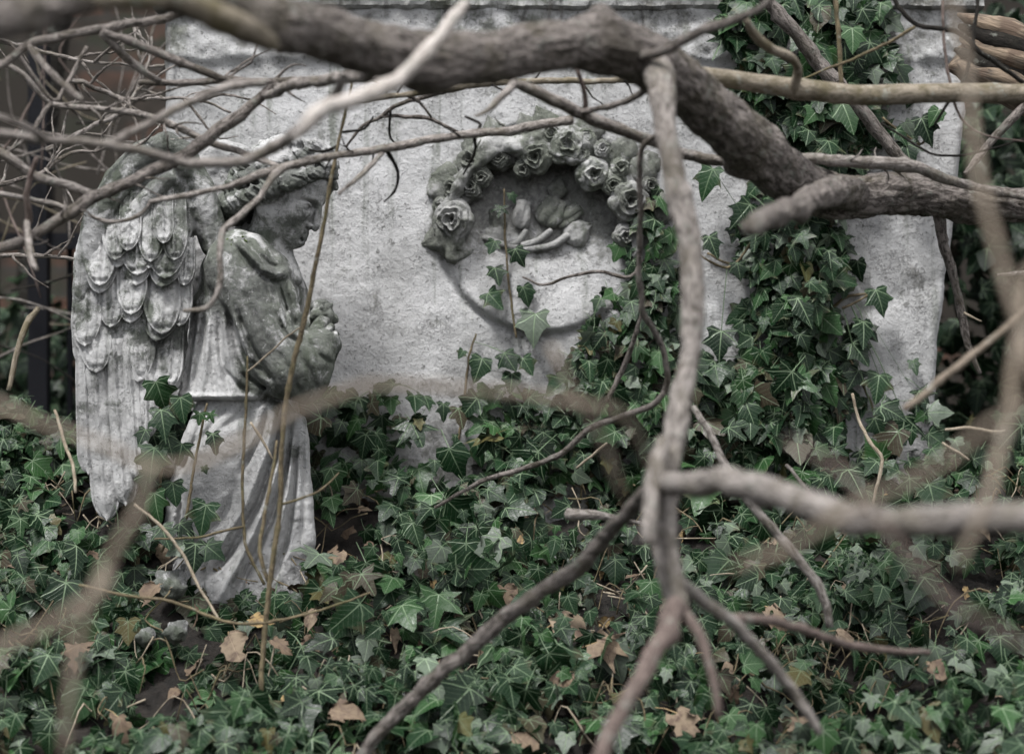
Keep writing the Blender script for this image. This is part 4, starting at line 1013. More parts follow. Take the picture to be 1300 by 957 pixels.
# ---- dead leaves lying on the ivy ----------------------------------------------
DL = [(290, 805, 42, -60, 'crumpled brown dead leaf on the ivy below the skirt hem', .1), (316, 788, 26, 10, "small yellow dead leaf below the angel's skirt", .95), (382, 818, 30, 20, 'pale tan dead leaf lying right of the brown stem', .4), (398, 772, 30, -100, 'narrow brown dead leaf leaning at the foot of the skirt', .2),
      (640, 746, 26, -80, 'small tan heart shaped dead leaf standing among dark ivy', .5), (700, 793, 58, 5, 'long pinkish brown dead leaf lying flat among ivy', .1), (826, 792, 52, -80, 'upright brown dead leaf by the lower fork of the tall branch', .0), (590, 858, 30, -110, 'pale torn dead leaf below the slanting bare branch', .6),
      (724, 852, 40, -120, 'curled grey brown dead leaf near the long dead leaf', .3), (100, 818, 36, -90, 'pale dead leaf on the ivy left of the angel', .5), (440, 702, 34, 200, 'dark brown dead leaf under ivy right of the angel', .0), (560, 740, 34, -50, 'folded grey dead leaf among ivy in the middle', .2), (500, 800, 26, -95, 'narrow pale dead leaf pointing down among ivy', .4),
      (758, 815, 50, -10, 'wide grey lobed dead leaf beside the long dead leaf', .2), (975, 770, 44, -70, 'brown dead leaf in the litter under the arching twig', .1), (200, 742, 30, -120, 'small crumpled dead leaf under the left wing', .3), (345, 812, 30, -40, 'brown dead leaf just left of the brown stem', .0), (640, 690, 24, -120, 'tiny buff dead leaf under the slanting branch', .4),
      (1060, 800, 30, -30, 'dull dead leaf on ivy at the lower right', .2), (1180, 840, 32, -60, 'curled dead leaf near the bottom right corner', .3), (900, 830, 40, -30, 'flat brown dead leaf below the forked branch', .1), (860, 905, 44, -60, 'brown dead leaf at the very bottom of the bank', .2), (420, 900, 40, -20, 'tan dead leaf at the bottom below the angel', .5), (150, 910, 36, -80, 'brown dead leaf at the bottom left of the bank', .1), (1000, 925, 36, 30, 'pale dead leaf low on the bank at the right', .6), (650, 930, 40, -40, 'grey dead leaf lowest in the middle of the bank', .3)]
def ground_hit(px, py, lift=.06):
    lo, hi = 3.5, 6.2
    for d in np.arange(4.2, 6.0, .01):
        p = at(px, py, d)
        if p[2] < float(ground_z(p[0], p[1])) + lift: return p, d
    return p, d
random.seed(5)
for x, y, s_, ang, lab, rn in DL:
    p, d = ground_hit(x, y, .128)
    g = LeafGeo(); a = radians(ang)
    g.leaf(p, np.array((random.gauss(0, .3), -.75, .7)), (cos(a), -.1, sin(a)), s_ * K * d * 1.12, 3 if 'lobed' in lab else 2 if 'heart' in lab else random.choice((4, 4, 4, 1)), (random.random(), rn, random.random()), 1.9, True)
    tag(g.build('dead_leaf', M['dead'], None, origin=p), lab, 'dead leaf', 'dead leaves fallen on the ivy')

# ---- broken stone at the foot of the statue
for px, py, r, lab in [(214, 742, 24, 'rough lump of pale stone at the foot of the skirt, left of its lowest fold'), (222, 800, 17, 'small pale stone fragment in the ivy below the skirt'), (184, 806, 14, 'smallest pale stone chip in the ivy under the left wing')]:
    p, d = ground_hit(px, py, .085)
    f = Field((-40, -40, -40), (40, 40, 40), 2.5); f.add(f.ell((0, 0, 0), (r, r * .8, r * .9)), 2); f.D = np.maximum(f.D, np.maximum(.5 * f.x - .7 * f.y - .5 * f.w - r * .55, -.75 * f.x - .5 * f.y - .3 * f.w - r * .6).astype(np.float32))
    roughen(f, 5, 14, 4); V, F = f.net()
    V = p + np.stack([V[:, 0], V[:, 2], -V[:, 1]], -1) * K * d
    tag(mesh('stone_fragment', V, F, M['angel'], None, origin=p, attrs={'stain_shade': .75 + 0 * V[:, 0]}), lab, 'stone', 'broken stones at the foot of the angel')
# ================================================================== bare branches in front
BG = 'bare branches hanging in front of the gravestone'
random.seed(33)
def thing_limb(name, label, pts, mat, d=None, cat='branch', group=BG, **kw):
    return tag(limb(name, pts, M[mat], None, d, **kw), label, cat, group)
def side(parent, pts, mat, d=None, name='side_branch', **kw):
    return limb(name, pts, M[mat], parent, d, **kw)
def shoots(parent, pts, n, L, mat, r=1.6, d=None, seed=1, up=0.0):
    """thin forked side twigs with buds growing from a limb"""
    rg = random.Random(seed)
    P = [p if len(p) == 4 else (p[0], p[1], d, p[2]) for p in pts]
    for k in range(n):
        i = rg.randrange(len(P) - 1); t = rg.random()
        a = [P[i][q] + (P[i + 1][q] - P[i][q]) * t for q in range(4)]
        base = math.atan2(P[i + 1][1] - P[i][1], P[i + 1][0] - P[i][0]); an = base + rg.choice((-1, 1)) * rg.uniform(.5, 1.1) - up * .4
        l = rg.uniform(.4, 1.0) * L; pt = [(a[0], a[1], a[2], r)]; x, y, dd = a[:3]
        for q in range(4):
            an += rg.gauss(0, .28); x += cos(an) * l / 4; y += sin(an) * l / 4; dd += rg.gauss(0, .02)
            pt.append((x, y, dd, r * (1 - .2 * (q + 1)) + .25))
        limb('twig', pt, M[mat], parent, sides=6, knob=.25, wob=1.0, step=.01)

# --- the thick limb that crosses the whole picture
big = thing_limb('tree_limb', 'thick dead tree limb sweeping from the top left down to the right edge', [(-260, 40, 3.2, 22), (-40, 30, 3.35, 25), (60, 12, 3.5, 21), (150, -14, 3.6, 20), (215, -8, 3.7, 23), (270, 12, 3.8, 27), (330, 30, 3.9, 31), (420, 48, 4.05, 31), (500, 68, 4.15, 34), (560, 76, 4.2, 35), (640, 66, 4.3, 34), (720, 58, 4.4, 32), (790, 66, 4.5, 33), (850, 98, 4.62, 35), (905, 150, 4.75, 33), (960, 198, 4.88, 31), (1010, 234, 5.0, 30), (1060, 250, 5.08, 31), (1130, 248, 5.16, 27), (1200, 252, 5.22, 25), (1300, 260, 5.3, 22), (1460, 250, 5.4, 20)], 'bark', sides=72, knob=.10, wob=.3, lump=.12, step=.005, grain=.65)
side(big, [(120, 0, 3.55, 14), (220, 2, 3.62, 15), (300, 30, 3.7, 17), (340, 52, 3.78, 12), (352, 62, 3.85, 5)], 'bark_smooth', name='stub', sides=16, lump=.08)
side(big, [(1085, 246, 5.08, 20), (1058, 246, 4.9, 18), (1030, 252, 4.65, 16), (990, 272, 4.25, 14), (962, 286, 4.02, 12.5), (950, 291, 3.97, 11)], 'bark', name='stub', sides=24, lump=.16, grain=.6, step=.006)
tall = side(big, [(826, 84, 4.60, 18.4), (834, 92, 4.48, 18.4), (840, 112, 4.40, 16.1), (843, 150, 4.36, 13.8), (850, 200, 4.32, 13.3), (862, 255, 4.30, 15.6), (876, 305, 4.28, 14.3), (882, 360, 4.26, 13.8), (882, 420, 4.24, 13.8), (872, 480, 4.20, 13.8), (858, 535, 4.16, 14.7), (848, 585, 4.12, 17.5), (846, 630, 4.08, 19.3), (846, 690, 4.05, 16.6), (856, 745, 4.02, 14.7), (862, 775, 4.00, 12.9)], 'bark_pale', sides=40, lump=.11, wob=.3, step=.006, grain=.5)
side(tall, [(846, 612, 4.06, 15), (890, 610, 3.9, 17), (950, 616, 3.75, 18), (1020, 634, 3.6, 18), (1080, 652, 3.5, 19), (1150, 660, 3.4, 19), (1230, 658, 3.32, 20), (1320, 664, 3.25, 19), (1420, 680, 3.2, 18)], 'bark_pale', sides=18, lump=.07)
side(tall, [(838, 612, 4.1, 9), (806, 640, 4.3, 9.5), (770, 680, 4.45, 10), (735, 716, 4.5, 10.5), (690, 748, 4.54, 10), (650, 778, 4.56, 10), (600, 820, 4.6, 9.5), (548, 866, 4.62, 9), (490, 920, 4.64, 8.5), (440, 980, 4.66, 8)], 'bark', sides=20, lump=.12, grain=.4, step=.008)
side(tall, [(862, 765, 4.0, 13), (842, 806, 3.95, 13), (822, 842, 3.9, 12), (800, 880, 3.85, 12), (770, 940, 3.8, 11), (750, 1000, 3.75, 10)], 'bark_red', sides=14, lump=.08)
side(tall, [(862, 735, 4.05, 8), (892, 764, 4.1, 8), (930, 790, 4.12, 8), (966, 828, 4.15, 7.5), (1004, 872, 4.18, 7), (1040, 930, 4.2, 6)], 'bark_pale', sides=12)
side(tall, [(930, 786, 4.12, 7), (985, 790, 4.2, 6.5), (1040, 806, 4.3, 6), (1100, 822, 4.4, 5.5), (1180, 828, 4.5, 4)], 'bark_red', sides=10)
side(tall, [(864, 770, 4.0, 8), (888, 806, 3.98, 7), (904, 850, 3.96, 6), (914, 910, 3.95, 5)], 'bark_red', sides=10)
side(tall, [(840, 560, 4.1, 10), (826, 650, 3.98, 11), (824, 690, 3.96, 9)], 'bark_pale', name='stub', sides=12)
hang = side(big, [(1192, 268, 5.22, 8), (1198, 310, 5.25, 6.5), (1210, 352, 5.27, 6), (1220, 400, 5.28, 5.2), (1230, 440, 5.28, 4.6), (1244, 474, 5.28, 3)], 'bark', name='twig', sides=12, lump=.12)
side(hang, [(1222, 396, 5.28, 2), (1232, 402, 5.26, 1.6), (1246, 408, 5.25, 1.0)], 'straw', name='twig', sides=6)
side(big, [(812, 70, 4.45, 6), (838, 66, 4.4, 7), (868, 52, 4.38, 7), (906, 36, 4.35, 7), (940, 22, 4.32, 6), (970, 8, 4.3, 5), (992, -20, 4.28, 4)], 'bark', sides=10)
# --- straight branches at the upper right
r1 = thing_limb('bare_branch', 'straight smooth olive branch lying level across the top right', [(838, 82, 4.72, 10), (880, 94, 4.8, 12), (960, 106, 4.86, 12), (1040, 116, 4.9, 13), (1090, 120, 4.92, 13), (1180, 119, 4.95, 12.5), (1300, 119, 5.0, 12), (1440, 116, 5.05, 11)], 'bark_smooth', sides=18, knob=.05, wob=.1, lump=.03)
side(r1, [(1006, 116, 4.88, 7), (1014, 92, 4.84, 6), (1004, 76, 4.8, 6), (978, 62, 4.75, 7), (960, 44, 4.7, 6), (948, 26, 4.66, 5)], 'bark_smooth', sides=10)
r2 = thing_limb('bare_branch', 'pale peeling branch resting above the thick limb on the right', [(652, 104, 4.7, 6), (690, 122, 4.74, 8), (735, 143, 4.8, 8.5), (790, 166, 4.86, 7.5), (830, 180, 4.9, 7), (870, 196, 4.95, 7), (925, 205, 4.98, 6.5), (1000, 201, 5.0, 7), (1074, 205, 5.02, 8), (1146, 209, 5.05, 8), (1200, 227, 5.1, 7), (1258, 242, 5.15, 5), (1310, 252, 5.2, 3)], 'bark_pale', sides=12, lump=.1, wob=.3)
side(r2, [(735, 143, 4.8, 4), (780, 134, 4.75, 4), (812, 120, 4.7, 4.5), (836, 100, 4.6, 5)], 'bark', sides=8)
side(r2, [(744, 140, 4.8, 3.5), (740, 112, 4.78, 3), (732, 86, 4.76, 3)], 'bark_red', name='twig', sides=8)
side(r2, [(652, 106, 4.7, 5), (632, 128, 4.66, 4.5), (618, 142, 4.64, 3), (603, 148, 4.62, 1.6)], 'bark_pale', name='twig', sides=8)
thing_limb('bare_branch', 'grey branch slanting down right behind the olive branch near the cornice ivy', [(950, -30, 5.3, 9), (985, 14, 5.33, 9), (1030, 70, 5.36, 9.5), (1075, 118, 5.38, 9), (1110, 160, 5.4, 9), (1152, 212, 5.42, 8), (1168, 232, 5.43, 5)], 'bark', sides=14, lump=.1)
thing_limb('bare_branch', 'blurred tan branch curving steeply down the right edge', [(1200, -30, 2.75, 3.7), (1222, 60, 2.70, 4.2), (1232, 140, 2.65, 4.7), (1240, 210, 2.60, 5.2), (1256, 280, 2.55, 5.7), (1278, 350, 2.50, 5.7), (1300, 420, 2.45, 5.7), (1330, 520, 2.40, 5.2)], 'bark_tan', sides=12)
thing_limb('bare_branch', 'blurred brown branch upright in the lower right margin', [(1306, 340, 2.85, 5.4), (1290, 440, 2.80, 6.0), (1284, 520, 2.75, 6.0), (1262, 600, 2.70, 6.5), (1250, 640, 2.67, 6.0), (1215, 720, 2.65, 4.8)], 'bark_tan', sides=12)
lp = thing_limb('bare_branch', 'dark looping twig in front of the split log', [(1120, -30, 5.0, 3), (1140, 8, 5.0, 3), (1165, 32, 5.0, 3.2), (1200, 36, 5.0, 3.4), (1226, 48, 5.02, 3.6), (1244, 66, 5.02, 3.2), (1270, 84, 5.05, 3), (1300, 106, 5.08, 3), (1340, 130, 5.1, 3)], 'bark_dark', cat='twig', sides=8)
side(lp, [(1244, -20, 5.04, 2.4), (1238, 30, 5.03, 2.6), (1230, 84, 5.03, 2.6), (1216, 112, 5.04, 2), (1200, 136, 5.05, 2), (1186, 158, 5.07, 1.6)], 'bark_dark', name='twig', sides=7)
side(lp, [(1162, 34, 5.0, 2.2), (1128, 54, 5.02, 2), (1090, 72, 5.04, 2), (1050, 88, 5.06, 1.6), (1020, 100, 5.08, 1.2)], 'stem', name='twig', sides=7)
thing_limb('bare_branch', 'thin olive shoot standing upright beside the cornice ivy', [(1058, -30, 5.1, 2.6), (1062, 20, 5.1, 2.8), (1066, 70, 5.1, 3), (1068, 108, 5.1, 3)], 'stem', cat='twig', sides=8)
thing_limb('bare_branch', 'thin reddish shoot hanging before the bare top corner of the stone', [(1197, -30, 5.0, 1.8), (1198, 40, 5.0, 2), (1206, 104, 5.0, 2), (1220, 150, 5.02, 1.6), (1252, 172, 5.04, 1.4), (1300, 180, 5.06, 1.2)], 'bark_red', cat='twig', sides=7)
thing_limb('bare_branch', 'grey forked twig leaning in the dark gap under the split log', [(1330, 105, 5.4, 6), (1300, 134, 5.4, 6), (1270, 166, 5.4, 5.5), (1246, 196, 5.4, 5), (1226, 220, 5.4, 3)], 'bark', cat='twig', sides=9)
thing_limb('bare_branch', 'dark thin twig arching between the ivy and the thick limb on the right', [(1118, 156, 5.1, 1.4), (1150, 176, 5.1, 1.6), (1180, 194, 5.1, 1.6), (1215, 198, 5.1, 1.5), (1255, 190, 5.1, 1.3), (1300, 176, 5.1, 1.2)], 'bark_dark', cat='twig', sides=6)
thing_limb('bare_branch', 'short pale twig poking in from the right edge at mid height', [(1340, 346, 5.2, 3.5), (1300, 347, 5.2, 3), (1266, 349, 5.2, 2)], 'bark_pale', cat='twig', sides=7)
thing_limb('bare_branch', 'brown twig slanting up to the right over the dark shrub', [(1150, 520, 4.3, 4), (1200, 478, 4.3, 5), (1240, 446, 4.3, 5), (1290, 404, 4.3, 4), (1330, 372, 4.3, 3)], 'bark_tan', cat='twig', sides=8)
thing_limb('bare_branch', 'pale arching twig curving down over the ivy at the lower right', [(880, 516, 5.0, 4), (902, 552, 4.95, 4.5), (930, 606, 4.9, 5), (962, 652, 4.86, 5.5), (1000, 694, 4.84, 6), (1030, 732, 4.83, 6), (1048, 766, 4.83, 6), (1052, 796, 4.84, 5)], 'bark_pale', sides=10, lump=.06)
thing_limb('bare_branch', 'grey twig hanging along the right rim of the medallion', [(836, 170, 4.7, 3), (815, 188, 4.72, 4), (812, 230, 4.75, 4), (814, 276, 4.78, 3.5), (811, 326, 4.82, 3.5), (816, 392, 4.86, 4), (832, 424, 4.9, 4), (845, 455, 4.92, 4.2), (846, 492, 4.94, 4), (828, 514, 4.96, 4), (790, 529, 5.0, 4), (746, 546, 5.04, 4), (712, 576, 5.08, 4), (668, 594, 5.12, 3.6), (610, 612, 5.16, 3), (552, 644, 5.2, 2)], 'bark', cat='twig', sides=9)
thing_limb('bare_branch', 'slim grey twig crossing the ivy right of the medallion', [(815, 330, 5.2, 2), (800, 352, 5.2, 2.4), (760, 345, 5.2, 2.2), (720, 352, 5.22, 2), (690, 362, 5.25, 1.8), (664, 352, 5.3, 1.2)], 'bark', cat='twig', sides=7)
thing_limb('bare_branch', 'brown twig rising through the ivy left of the tall branch', [(770, 508, 5.2, 3.2), (785, 480, 5.2, 3.4), (798, 450, 5.18, 3.2), (806, 426, 5.16, 3), (815, 398, 5.14, 2)], 'bark', cat='twig', sides=8)

# --- branches before the angel, from the left
l1 = thing_limb('bare_branch', "grey branch slanting up right before the angel's wing", [(-80, 336, 4.75, 7), (0, 316, 4.8, 7), (30, 306, 4.82, 7), (80, 276, 4.85, 7), (126, 248, 4.88, 8), (170, 226, 4.9, 7.5), (216, 205, 4.92, 7.5), (248, 186, 4.94, 8), (290, 155, 4.95, 7.5), (334, 122, 4.96, 7), (350, 108, 4.9, 5)], 'bark', sides=12, lump=.06)
side(l1, [(-60, 168, 4.8, 6), (0, 194, 4.84, 6), (44, 222, 4.86, 6), (86, 234, 4.87, 6), (126, 250, 4.88, 6)], 'bark_pale', sides=10)
side(l1, [(336, 122, 4.95, 6), (370, 108, 4.8, 7), (420, 102, 4.65, 8), (470, 92, 4.5, 8), (510, 80, 4.4, 6)], 'bark_pale', sides=10)
side(l1, [(30, 306, 4.82, 4), (36, 280, 4.8, 4.5), (34, 246, 4.78, 4), (48, 200, 4.76, 3)], 'bark_red', name='twig', sides=8)
side(l1, [(34, 280, 4.8, 4), (35, 300, 4.74, 4.5), (38, 325, 4.7, 4), (46, 342, 4.68, 3)], 'bark_pale', name='twig', sides=8)
l2 = thing_limb('bare_branch', 'long pale branch running level before the angel and the top of the wreath', [(728, 153, 5.0, 6), (660, 163, 5.0, 6), (600, 171, 4.98, 5.5), (540, 180, 4.96, 5.5), (480, 191, 4.94, 5), (430, 198, 4.92, 5), (392, 205, 4.9, 5), (362, 211, 4.9, 5.5), (330, 222, 4.88, 4.5), (290, 236, 4.86, 4), (240, 248, 4.84, 3.6), (190, 257, 4.82, 3)], 'bark_pale', sides=10, lump=.08, wob=.4)
side(l2, [(362, 211, 4.9, 5), (344, 226, 4.88, 4.5), (330, 250, 4.86, 4.5), (306, 272, 4.84, 4.5), (284, 292, 4.82, 4.5), (278, 316, 4.8, 4.2), (280, 340, 4.8, 4), (279, 364, 4.8, 4), (268, 384, 4.8, 3.8), (252, 394, 4.8, 3.4), (233, 395, 4.8, 2.6)], 'bark_pale', sides=9)
side(l2, [(490, 190, 4.95, 2.6), (500, 206, 4.97, 2.4), (506, 225, 5.0, 2), (500, 244, 5.02, 1.6), (488, 256, 5.04, 1.0)], 'bark_dark', name='twig', sides=6)
side(l2, [(488, 192, 4.95, 3), (470, 210, 4.9, 3.4), (452, 228, 4.85, 3), (430, 246, 4.8, 2.2)], 'bark_pale', name='twig', sides=7)
side(l2, [(604, 172, 4.98, 2.6), (610, 158, 5.0, 2.2), (590, 148, 5.03, 1.6)], 'bark_dark', name='twig', sides=6)
side(l2, [(602, 172, 4.98, 2.2), (604, 188, 5.0, 2.2), (598, 204, 5.02, 2), (588, 222, 5.05, 1.2)], 'bark_dark', name='twig', sides=6)
l3 = thing_limb('bare_branch', 'pale thin branch crossing from the fence to the crown of the angel', [(-60, 60, 4.9, 3), (20, 88, 4.92, 3.6), (64, 130, 4.95, 4), (120, 138, 4.97, 4), (176, 145, 4.98, 4.5), (216, 158, 5.0, 4.5), (260, 178, 5.0, 4.5), (306, 194, 4.98, 4.5), (340, 206, 4.95, 4), (356, 212, 4.92, 3)], 'bark_pale', sides=9, wob=.3)
side(l3, [(64, 130, 4.95, 3), (48, 156, 4.93, 3), (30, 178, 4.9, 2.6), (-20, 210, 4.88, 2)], 'bark', name='twig', sides=7)
side(l3, [(20, 64, 4.92, 2.5), (66, 128, 4.95, 3.4), (84, 108, 4.97, 3), (110, 60, 5, 2.5)], 'bark', name='twig', sides=7)
l4 = thing_limb('bare_branch', 'blurred pale branch bending over the head and wing tops of the angel', [(440, 96, 4.1, 6), (420, 128, 4.15, 7), (398, 150, 4.2, 8), (372, 172, 4.25, 7.5), (335, 192, 4.3, 7), (290, 206, 4.3, 6.5), (240, 206, 4.3, 6), (190, 196, 4.25, 6), (130, 184, 4.2, 6), (60, 178, 4.15, 6), (-40, 166, 4.1, 6)], 'bark_pale', sides=10)
side(l4, [(130, 184, 4.2, 5), (160, 172, 4.25, 5.5), (200, 152, 4.3, 5.5), (250, 126, 4.35, 5.5), (300, 108, 4.4, 6), (340, 104, 4.4, 5)], 'bark_pale', sides=9)
side(l4, [(60, 178, 4.15, 5), (30, 160, 4.1, 4.5), (-30, 140, 4.05, 4)], 'bark_pale', sides=8)
thing_limb('bare_branch', 'bright pale branch rising steeply before the thick limb', [(590, 4, 4.0, 6), (578, 22, 3.98, 8), (556, 52, 3.95, 9), (530, 82, 3.92, 9), (500, 106, 3.9, 10), (460, 124, 3.87, 10), (420, 136, 3.85, 11), (392, 154, 3.83, 10), (372, 176, 3.8, 6)], 'bark_bright', sides=12, lump=.08)
l5 = thing_limb('bare_branch', 'grey branch crossing under the thick limb at the top left', [(-60, 108, 4.7, 5), (0, 84, 4.75, 5), (32, 60, 4.78, 5.5), (70, 50, 4.8, 5.5), (108, 41, 4.82, 6), (160, 32, 4.85, 5.5), (205, 24, 4.88, 5), (250, 10, 4.9, 4)], 'bark', sides=10)
side(l5, [(128, 42, 4.82, 5), (145, 58, 4.84, 5), (160, 74, 4.86, 5), (180, 88, 4.88, 5), (204, 104, 4.9, 4)], 'bark_pale', sides=9)
side(l5, [(130, 40, 4.82, 5), (180, 60, 4.84, 5.5), (230, 78, 4.86, 5.5), (280, 98, 4.88, 5), (310, 110, 4.9, 3)], 'bark', sides=9)
side(l5, [(36, 60, 4.78, 4.5), (70, 98, 4.7, 4.5), (92, 118, 4.68, 5), (104, 128, 4.66, 3.5)], 'bark', sides=8)
l6 = thing_limb('bare_branch', 'level grey branch passing behind the slanting one above the wings', [(174, 104, 5.0, 4), (230, 106, 5.0, 4.5), (300, 102, 5.0, 4.5), (350, 104, 4.98, 4.5), (420, 100, 4.96, 5), (476, 96, 4.95, 5), (520, 84, 4.93, 4)], 'bark', sides=9)
shoots(l6, [(230, 106, 5.0, 4), (350, 104, 5.0, 4), (470, 96, 5.0, 4)], 6, 90, 'bark', 2.2, seed=5)
thing_limb('bare_branch', 'curled thin twig hooked across the upper feathers', [(112, 272, 4.95, 2.4), (136, 282, 4.95, 2.8), (160, 280, 4.95, 2.8), (180, 270, 4.95, 2.6), (190, 258, 4.95, 2)], 'bark_pale', cat='twig', sides=7)
thing_limb('bare_branch', 'thin pale branch dipping left beside the wing edge', [(-40, 244, 4.9, 3), (0, 246, 4.92, 3.5), (30, 252, 4.93, 3.5), (64, 258, 4.94, 3.5), (100, 270, 4.95, 3)], 'bark_pale', cat='twig', sides=8)
m1 = thing_limb('bare_branch', 'thin brown branch under the thick limb reaching to the middle', [(448, 130, 5.0, 3), (476, 126, 5.02, 3.4), (530, 118, 5.04, 3.4), (590, 110, 5.06, 3.6), (640, 106, 5.08, 3.8), (700, 104, 5.1, 4), (760, 103, 5.12, 4), (810, 102, 5.14, 3.5)], 'bark_smooth', sides=8)
side(m1, [(590, 112, 5.06, 2.6), (545, 122, 5.08, 2.8), (500, 135, 5.1, 2.8), (486, 148, 5.11, 2.6), (462, 160, 5.12, 2.2), (440, 186, 5.14, 1.6)], 'bark', sides=7)
side(m1, [(486, 147, 5.11, 2.6), (520, 148, 5.12, 2.8), (548, 151, 5.13, 2.6), (566, 160, 5.14, 2.2), (582, 168, 5.15, 1.6)], 'bark', sides=7)
side(m1, [(520, 120, 5.05, 2), (536, 134, 5.07, 2), (548, 150, 5.09, 1.6)], 'bark', name='twig', sides=6)
side(m1, [(496, 140, 5.1, 2), (494, 160, 5.12, 1.8), (496, 176, 5.13, 1.5), (503, 182, 5.14, 1)], 'bark_dark', name='twig', sides=6)
shoots(m1, [(480, 126, 5.05, 3), (640, 106, 5.08, 3), (800, 102, 5.1, 3)], 9, 55, 'bark_dark', 1.4, seed=9)
shoots(l2, [(660, 163, 5.0, 6), (480, 191, 4.94, 5), (392, 205, 4.9, 5)], 7, 50, 'bark_dark', 1.3, seed=12)
shoots(l1, [(0, 316, 4.8, 7), (126, 248, 4.88, 7), (248, 186, 4.94, 7)], 7, 60, 'bark', 1.6, seed=14)
shoots(l3, [(64, 130, 4.95, 4), (176, 145, 4.98, 4), (260, 178, 5, 4)], 7, 70, 'bark', 1.5, seed=15)
shoots(r2, [(870, 196, 4.95, 7), (1074, 205, 5.02, 8), (1200, 227, 5.1, 7)], 4, 45, 'bark_pale', 1.6, seed=16)
shoots(big, [(430, 20, 4.2, 5), (700, 26, 4.5, 5), (820, 40, 4.6, 5)], 9, 55, 'bark_dark', 1.7, seed=18, up=1.5)
# --- tan branches very close to the camera
t1 = thing_limb('bare_branch', 'blurred tan branch crossing the whole left half before the skirt', [(-80, 486, 2.72, 4.6), (0, 512, 2.72, 4.6), (60, 540, 2.70, 4.6), (130, 566, 2.68, 4.8), (190, 588, 2.67, 5.2), (240, 590, 2.67, 5.7), (300, 566, 2.67, 5.7), (350, 536, 2.67, 5.7), (410, 508, 2.68, 5.2), (470, 490, 2.70, 5.2), (540, 491, 2.72, 5.2), (620, 497, 2.76, 5.2), (690, 506, 2.80, 5.7), (750, 516, 2.82, 5.7), (790, 526, 2.87, 5.2), (812, 560, 2.92, 4.6), (828, 600, 2.97, 4.0)], 'bark_tan', sides=12, knob=.1)
side(t1, [(192, 588, 2.67, 5.7), (180, 636, 2.67, 6.1), (150, 690, 2.67, 6.6), (118, 760, 2.67, 6.6), (100, 820, 2.67, 6.6), (88, 880, 2.67, 6.6), (84, 960, 2.67, 6.1)], 'bark_tan', sides=12)
side(t1, [(700, 440, 2.82, 4.0), (722, 490, 2.82, 4.7), (752, 536, 2.84, 4.7), (776, 590, 2.86, 4.7), (792, 630, 2.88, 3.4)], 'bark_tan', sides=10)
thing_limb('bare_branch', 'blurred brown branch lying low in the bottom left corner', [(-60, 852, 2.47, 7.0), (0, 822, 2.49, 7.0), (60, 796, 2.52, 7.0), (110, 764, 2.57, 6.5), (140, 730, 2.62, 4.9)], 'bark_tan', sides=12)
thing_limb('bare_branch', 'out of focus brown shoot slanting up to the right edge above the bottom ivy', [(930, 720, 2.5, 5), (1010, 690, 2.48, 6), (1090, 640, 2.46, 6), (1180, 600, 2.44, 6), (1260, 540, 2.42, 6), (1340, 500, 2.4, 5)], 'bark_tan', sides=9)
thing_limb('bare_branch', 'out of focus reddish shoot sinking right under the pale bough', [(1000, 560, 2.6, 4), (1070, 600, 2.58, 5), (1140, 690, 2.56, 5), (1200, 760, 2.54, 5), (1270, 800, 2.52, 5), (1350, 850, 2.5, 4)], 'bark_red', sides=9)
thing_limb('bare_branch', 'stubby pale broken branch lying on the ivy in the middle', [(720, 652, 5.0, 7), (740, 654, 5.0, 7), (770, 656, 5.03, 5), (800, 662, 5.06, 3), (830, 668, 5.1, 2)], 'bark_pale', cat='twig', sides=10, lump=.1)
thing_limb('bare_branch', 'short dry stalk leaning among the leaves near the middle', [(732, 594, 5.3, 1.6), (752, 578, 5.28, 1.8), (770, 562, 5.26, 1.6)], 'straw', cat='twig', sides=6)
thing_limb('bare_branch', 'pale forked dry stalk at the foot of the right stone margin', [(1082, 500, 5.4, 1.8), (1090, 532, 5.4, 2.2), (1104, 560, 5.38, 2.4), (1120, 584, 5.36, 2.4), (1112, 620, 5.34, 2.2), (1108, 640, 5.32, 1.6)], 'straw', cat='twig', sides=7)
thing_limb('bare_branch', 'short dry twig lying level right of the stone foot', [(1200, 545, 5.2, 2), (1232, 543, 5.2, 2.2), (1262, 548, 5.2, 2), (1276, 546, 5.2, 1.2)], 'straw', cat='twig', sides=6)
thing_limb('bare_branch', 'small dry twig slanting below the stone foot at right', [(1196, 562, 5.15, 1.6), (1212, 572, 5.15, 2), (1230, 584, 5.15, 1.4)], 'straw', cat='twig', sides=6)
thing_limb('bare_branch', 'knobbly dry twig rising from the ivy under the right tan bough', [(1040, 642, 5.1, 2.6), (1020, 616, 5.1, 2.6), (1004, 596, 5.12, 2.4), (998, 590, 5.13, 2)], 'bark_pale', cat='twig', sides=7)

# --- thin saplings before the angel
SG = 'thin stems growing before the angel'
s1 = thing_limb('thin_stem', "tall brown stem rising past the angel's face from the ivy", [(332, 905, 5.00, 3.1), (332, 850, 5.00, 3.3), (338, 780, 5.00, 3.3), (346, 716, 5.00, 3.4), (356, 640, 5.00, 3.4), (357, 580, 5.00, 3.3), (362, 516, 5.00, 3.3), (374, 456, 5.00, 3.3), (388, 400, 5.00, 3.3), (398, 350, 5.00, 3.0), (410, 290, 5.00, 2.8), (418, 240, 5.00, 2.5), (430, 180, 5.00, 2.2), (444, 120, 5.00, 1.7), (452, 70, 5.00, 1.2)], 'stem', cat='stem', group=SG, sides=9, knob=.14, wob=.35)
side(s1, [(340, 738, 5.0, 2.6), (330, 700, 5.0, 2.6), (336, 656, 5.02, 2.4), (346, 600, 5.04, 2.2), (352, 560, 5.06, 1.6)], 'stem', name='twig', sides=7)
side(s1, [(428, 186, 5.0, 2), (410, 192, 5.02, 1.8), (392, 190, 5.03, 1.2)], 'bark_dark', name='twig', sides=6)
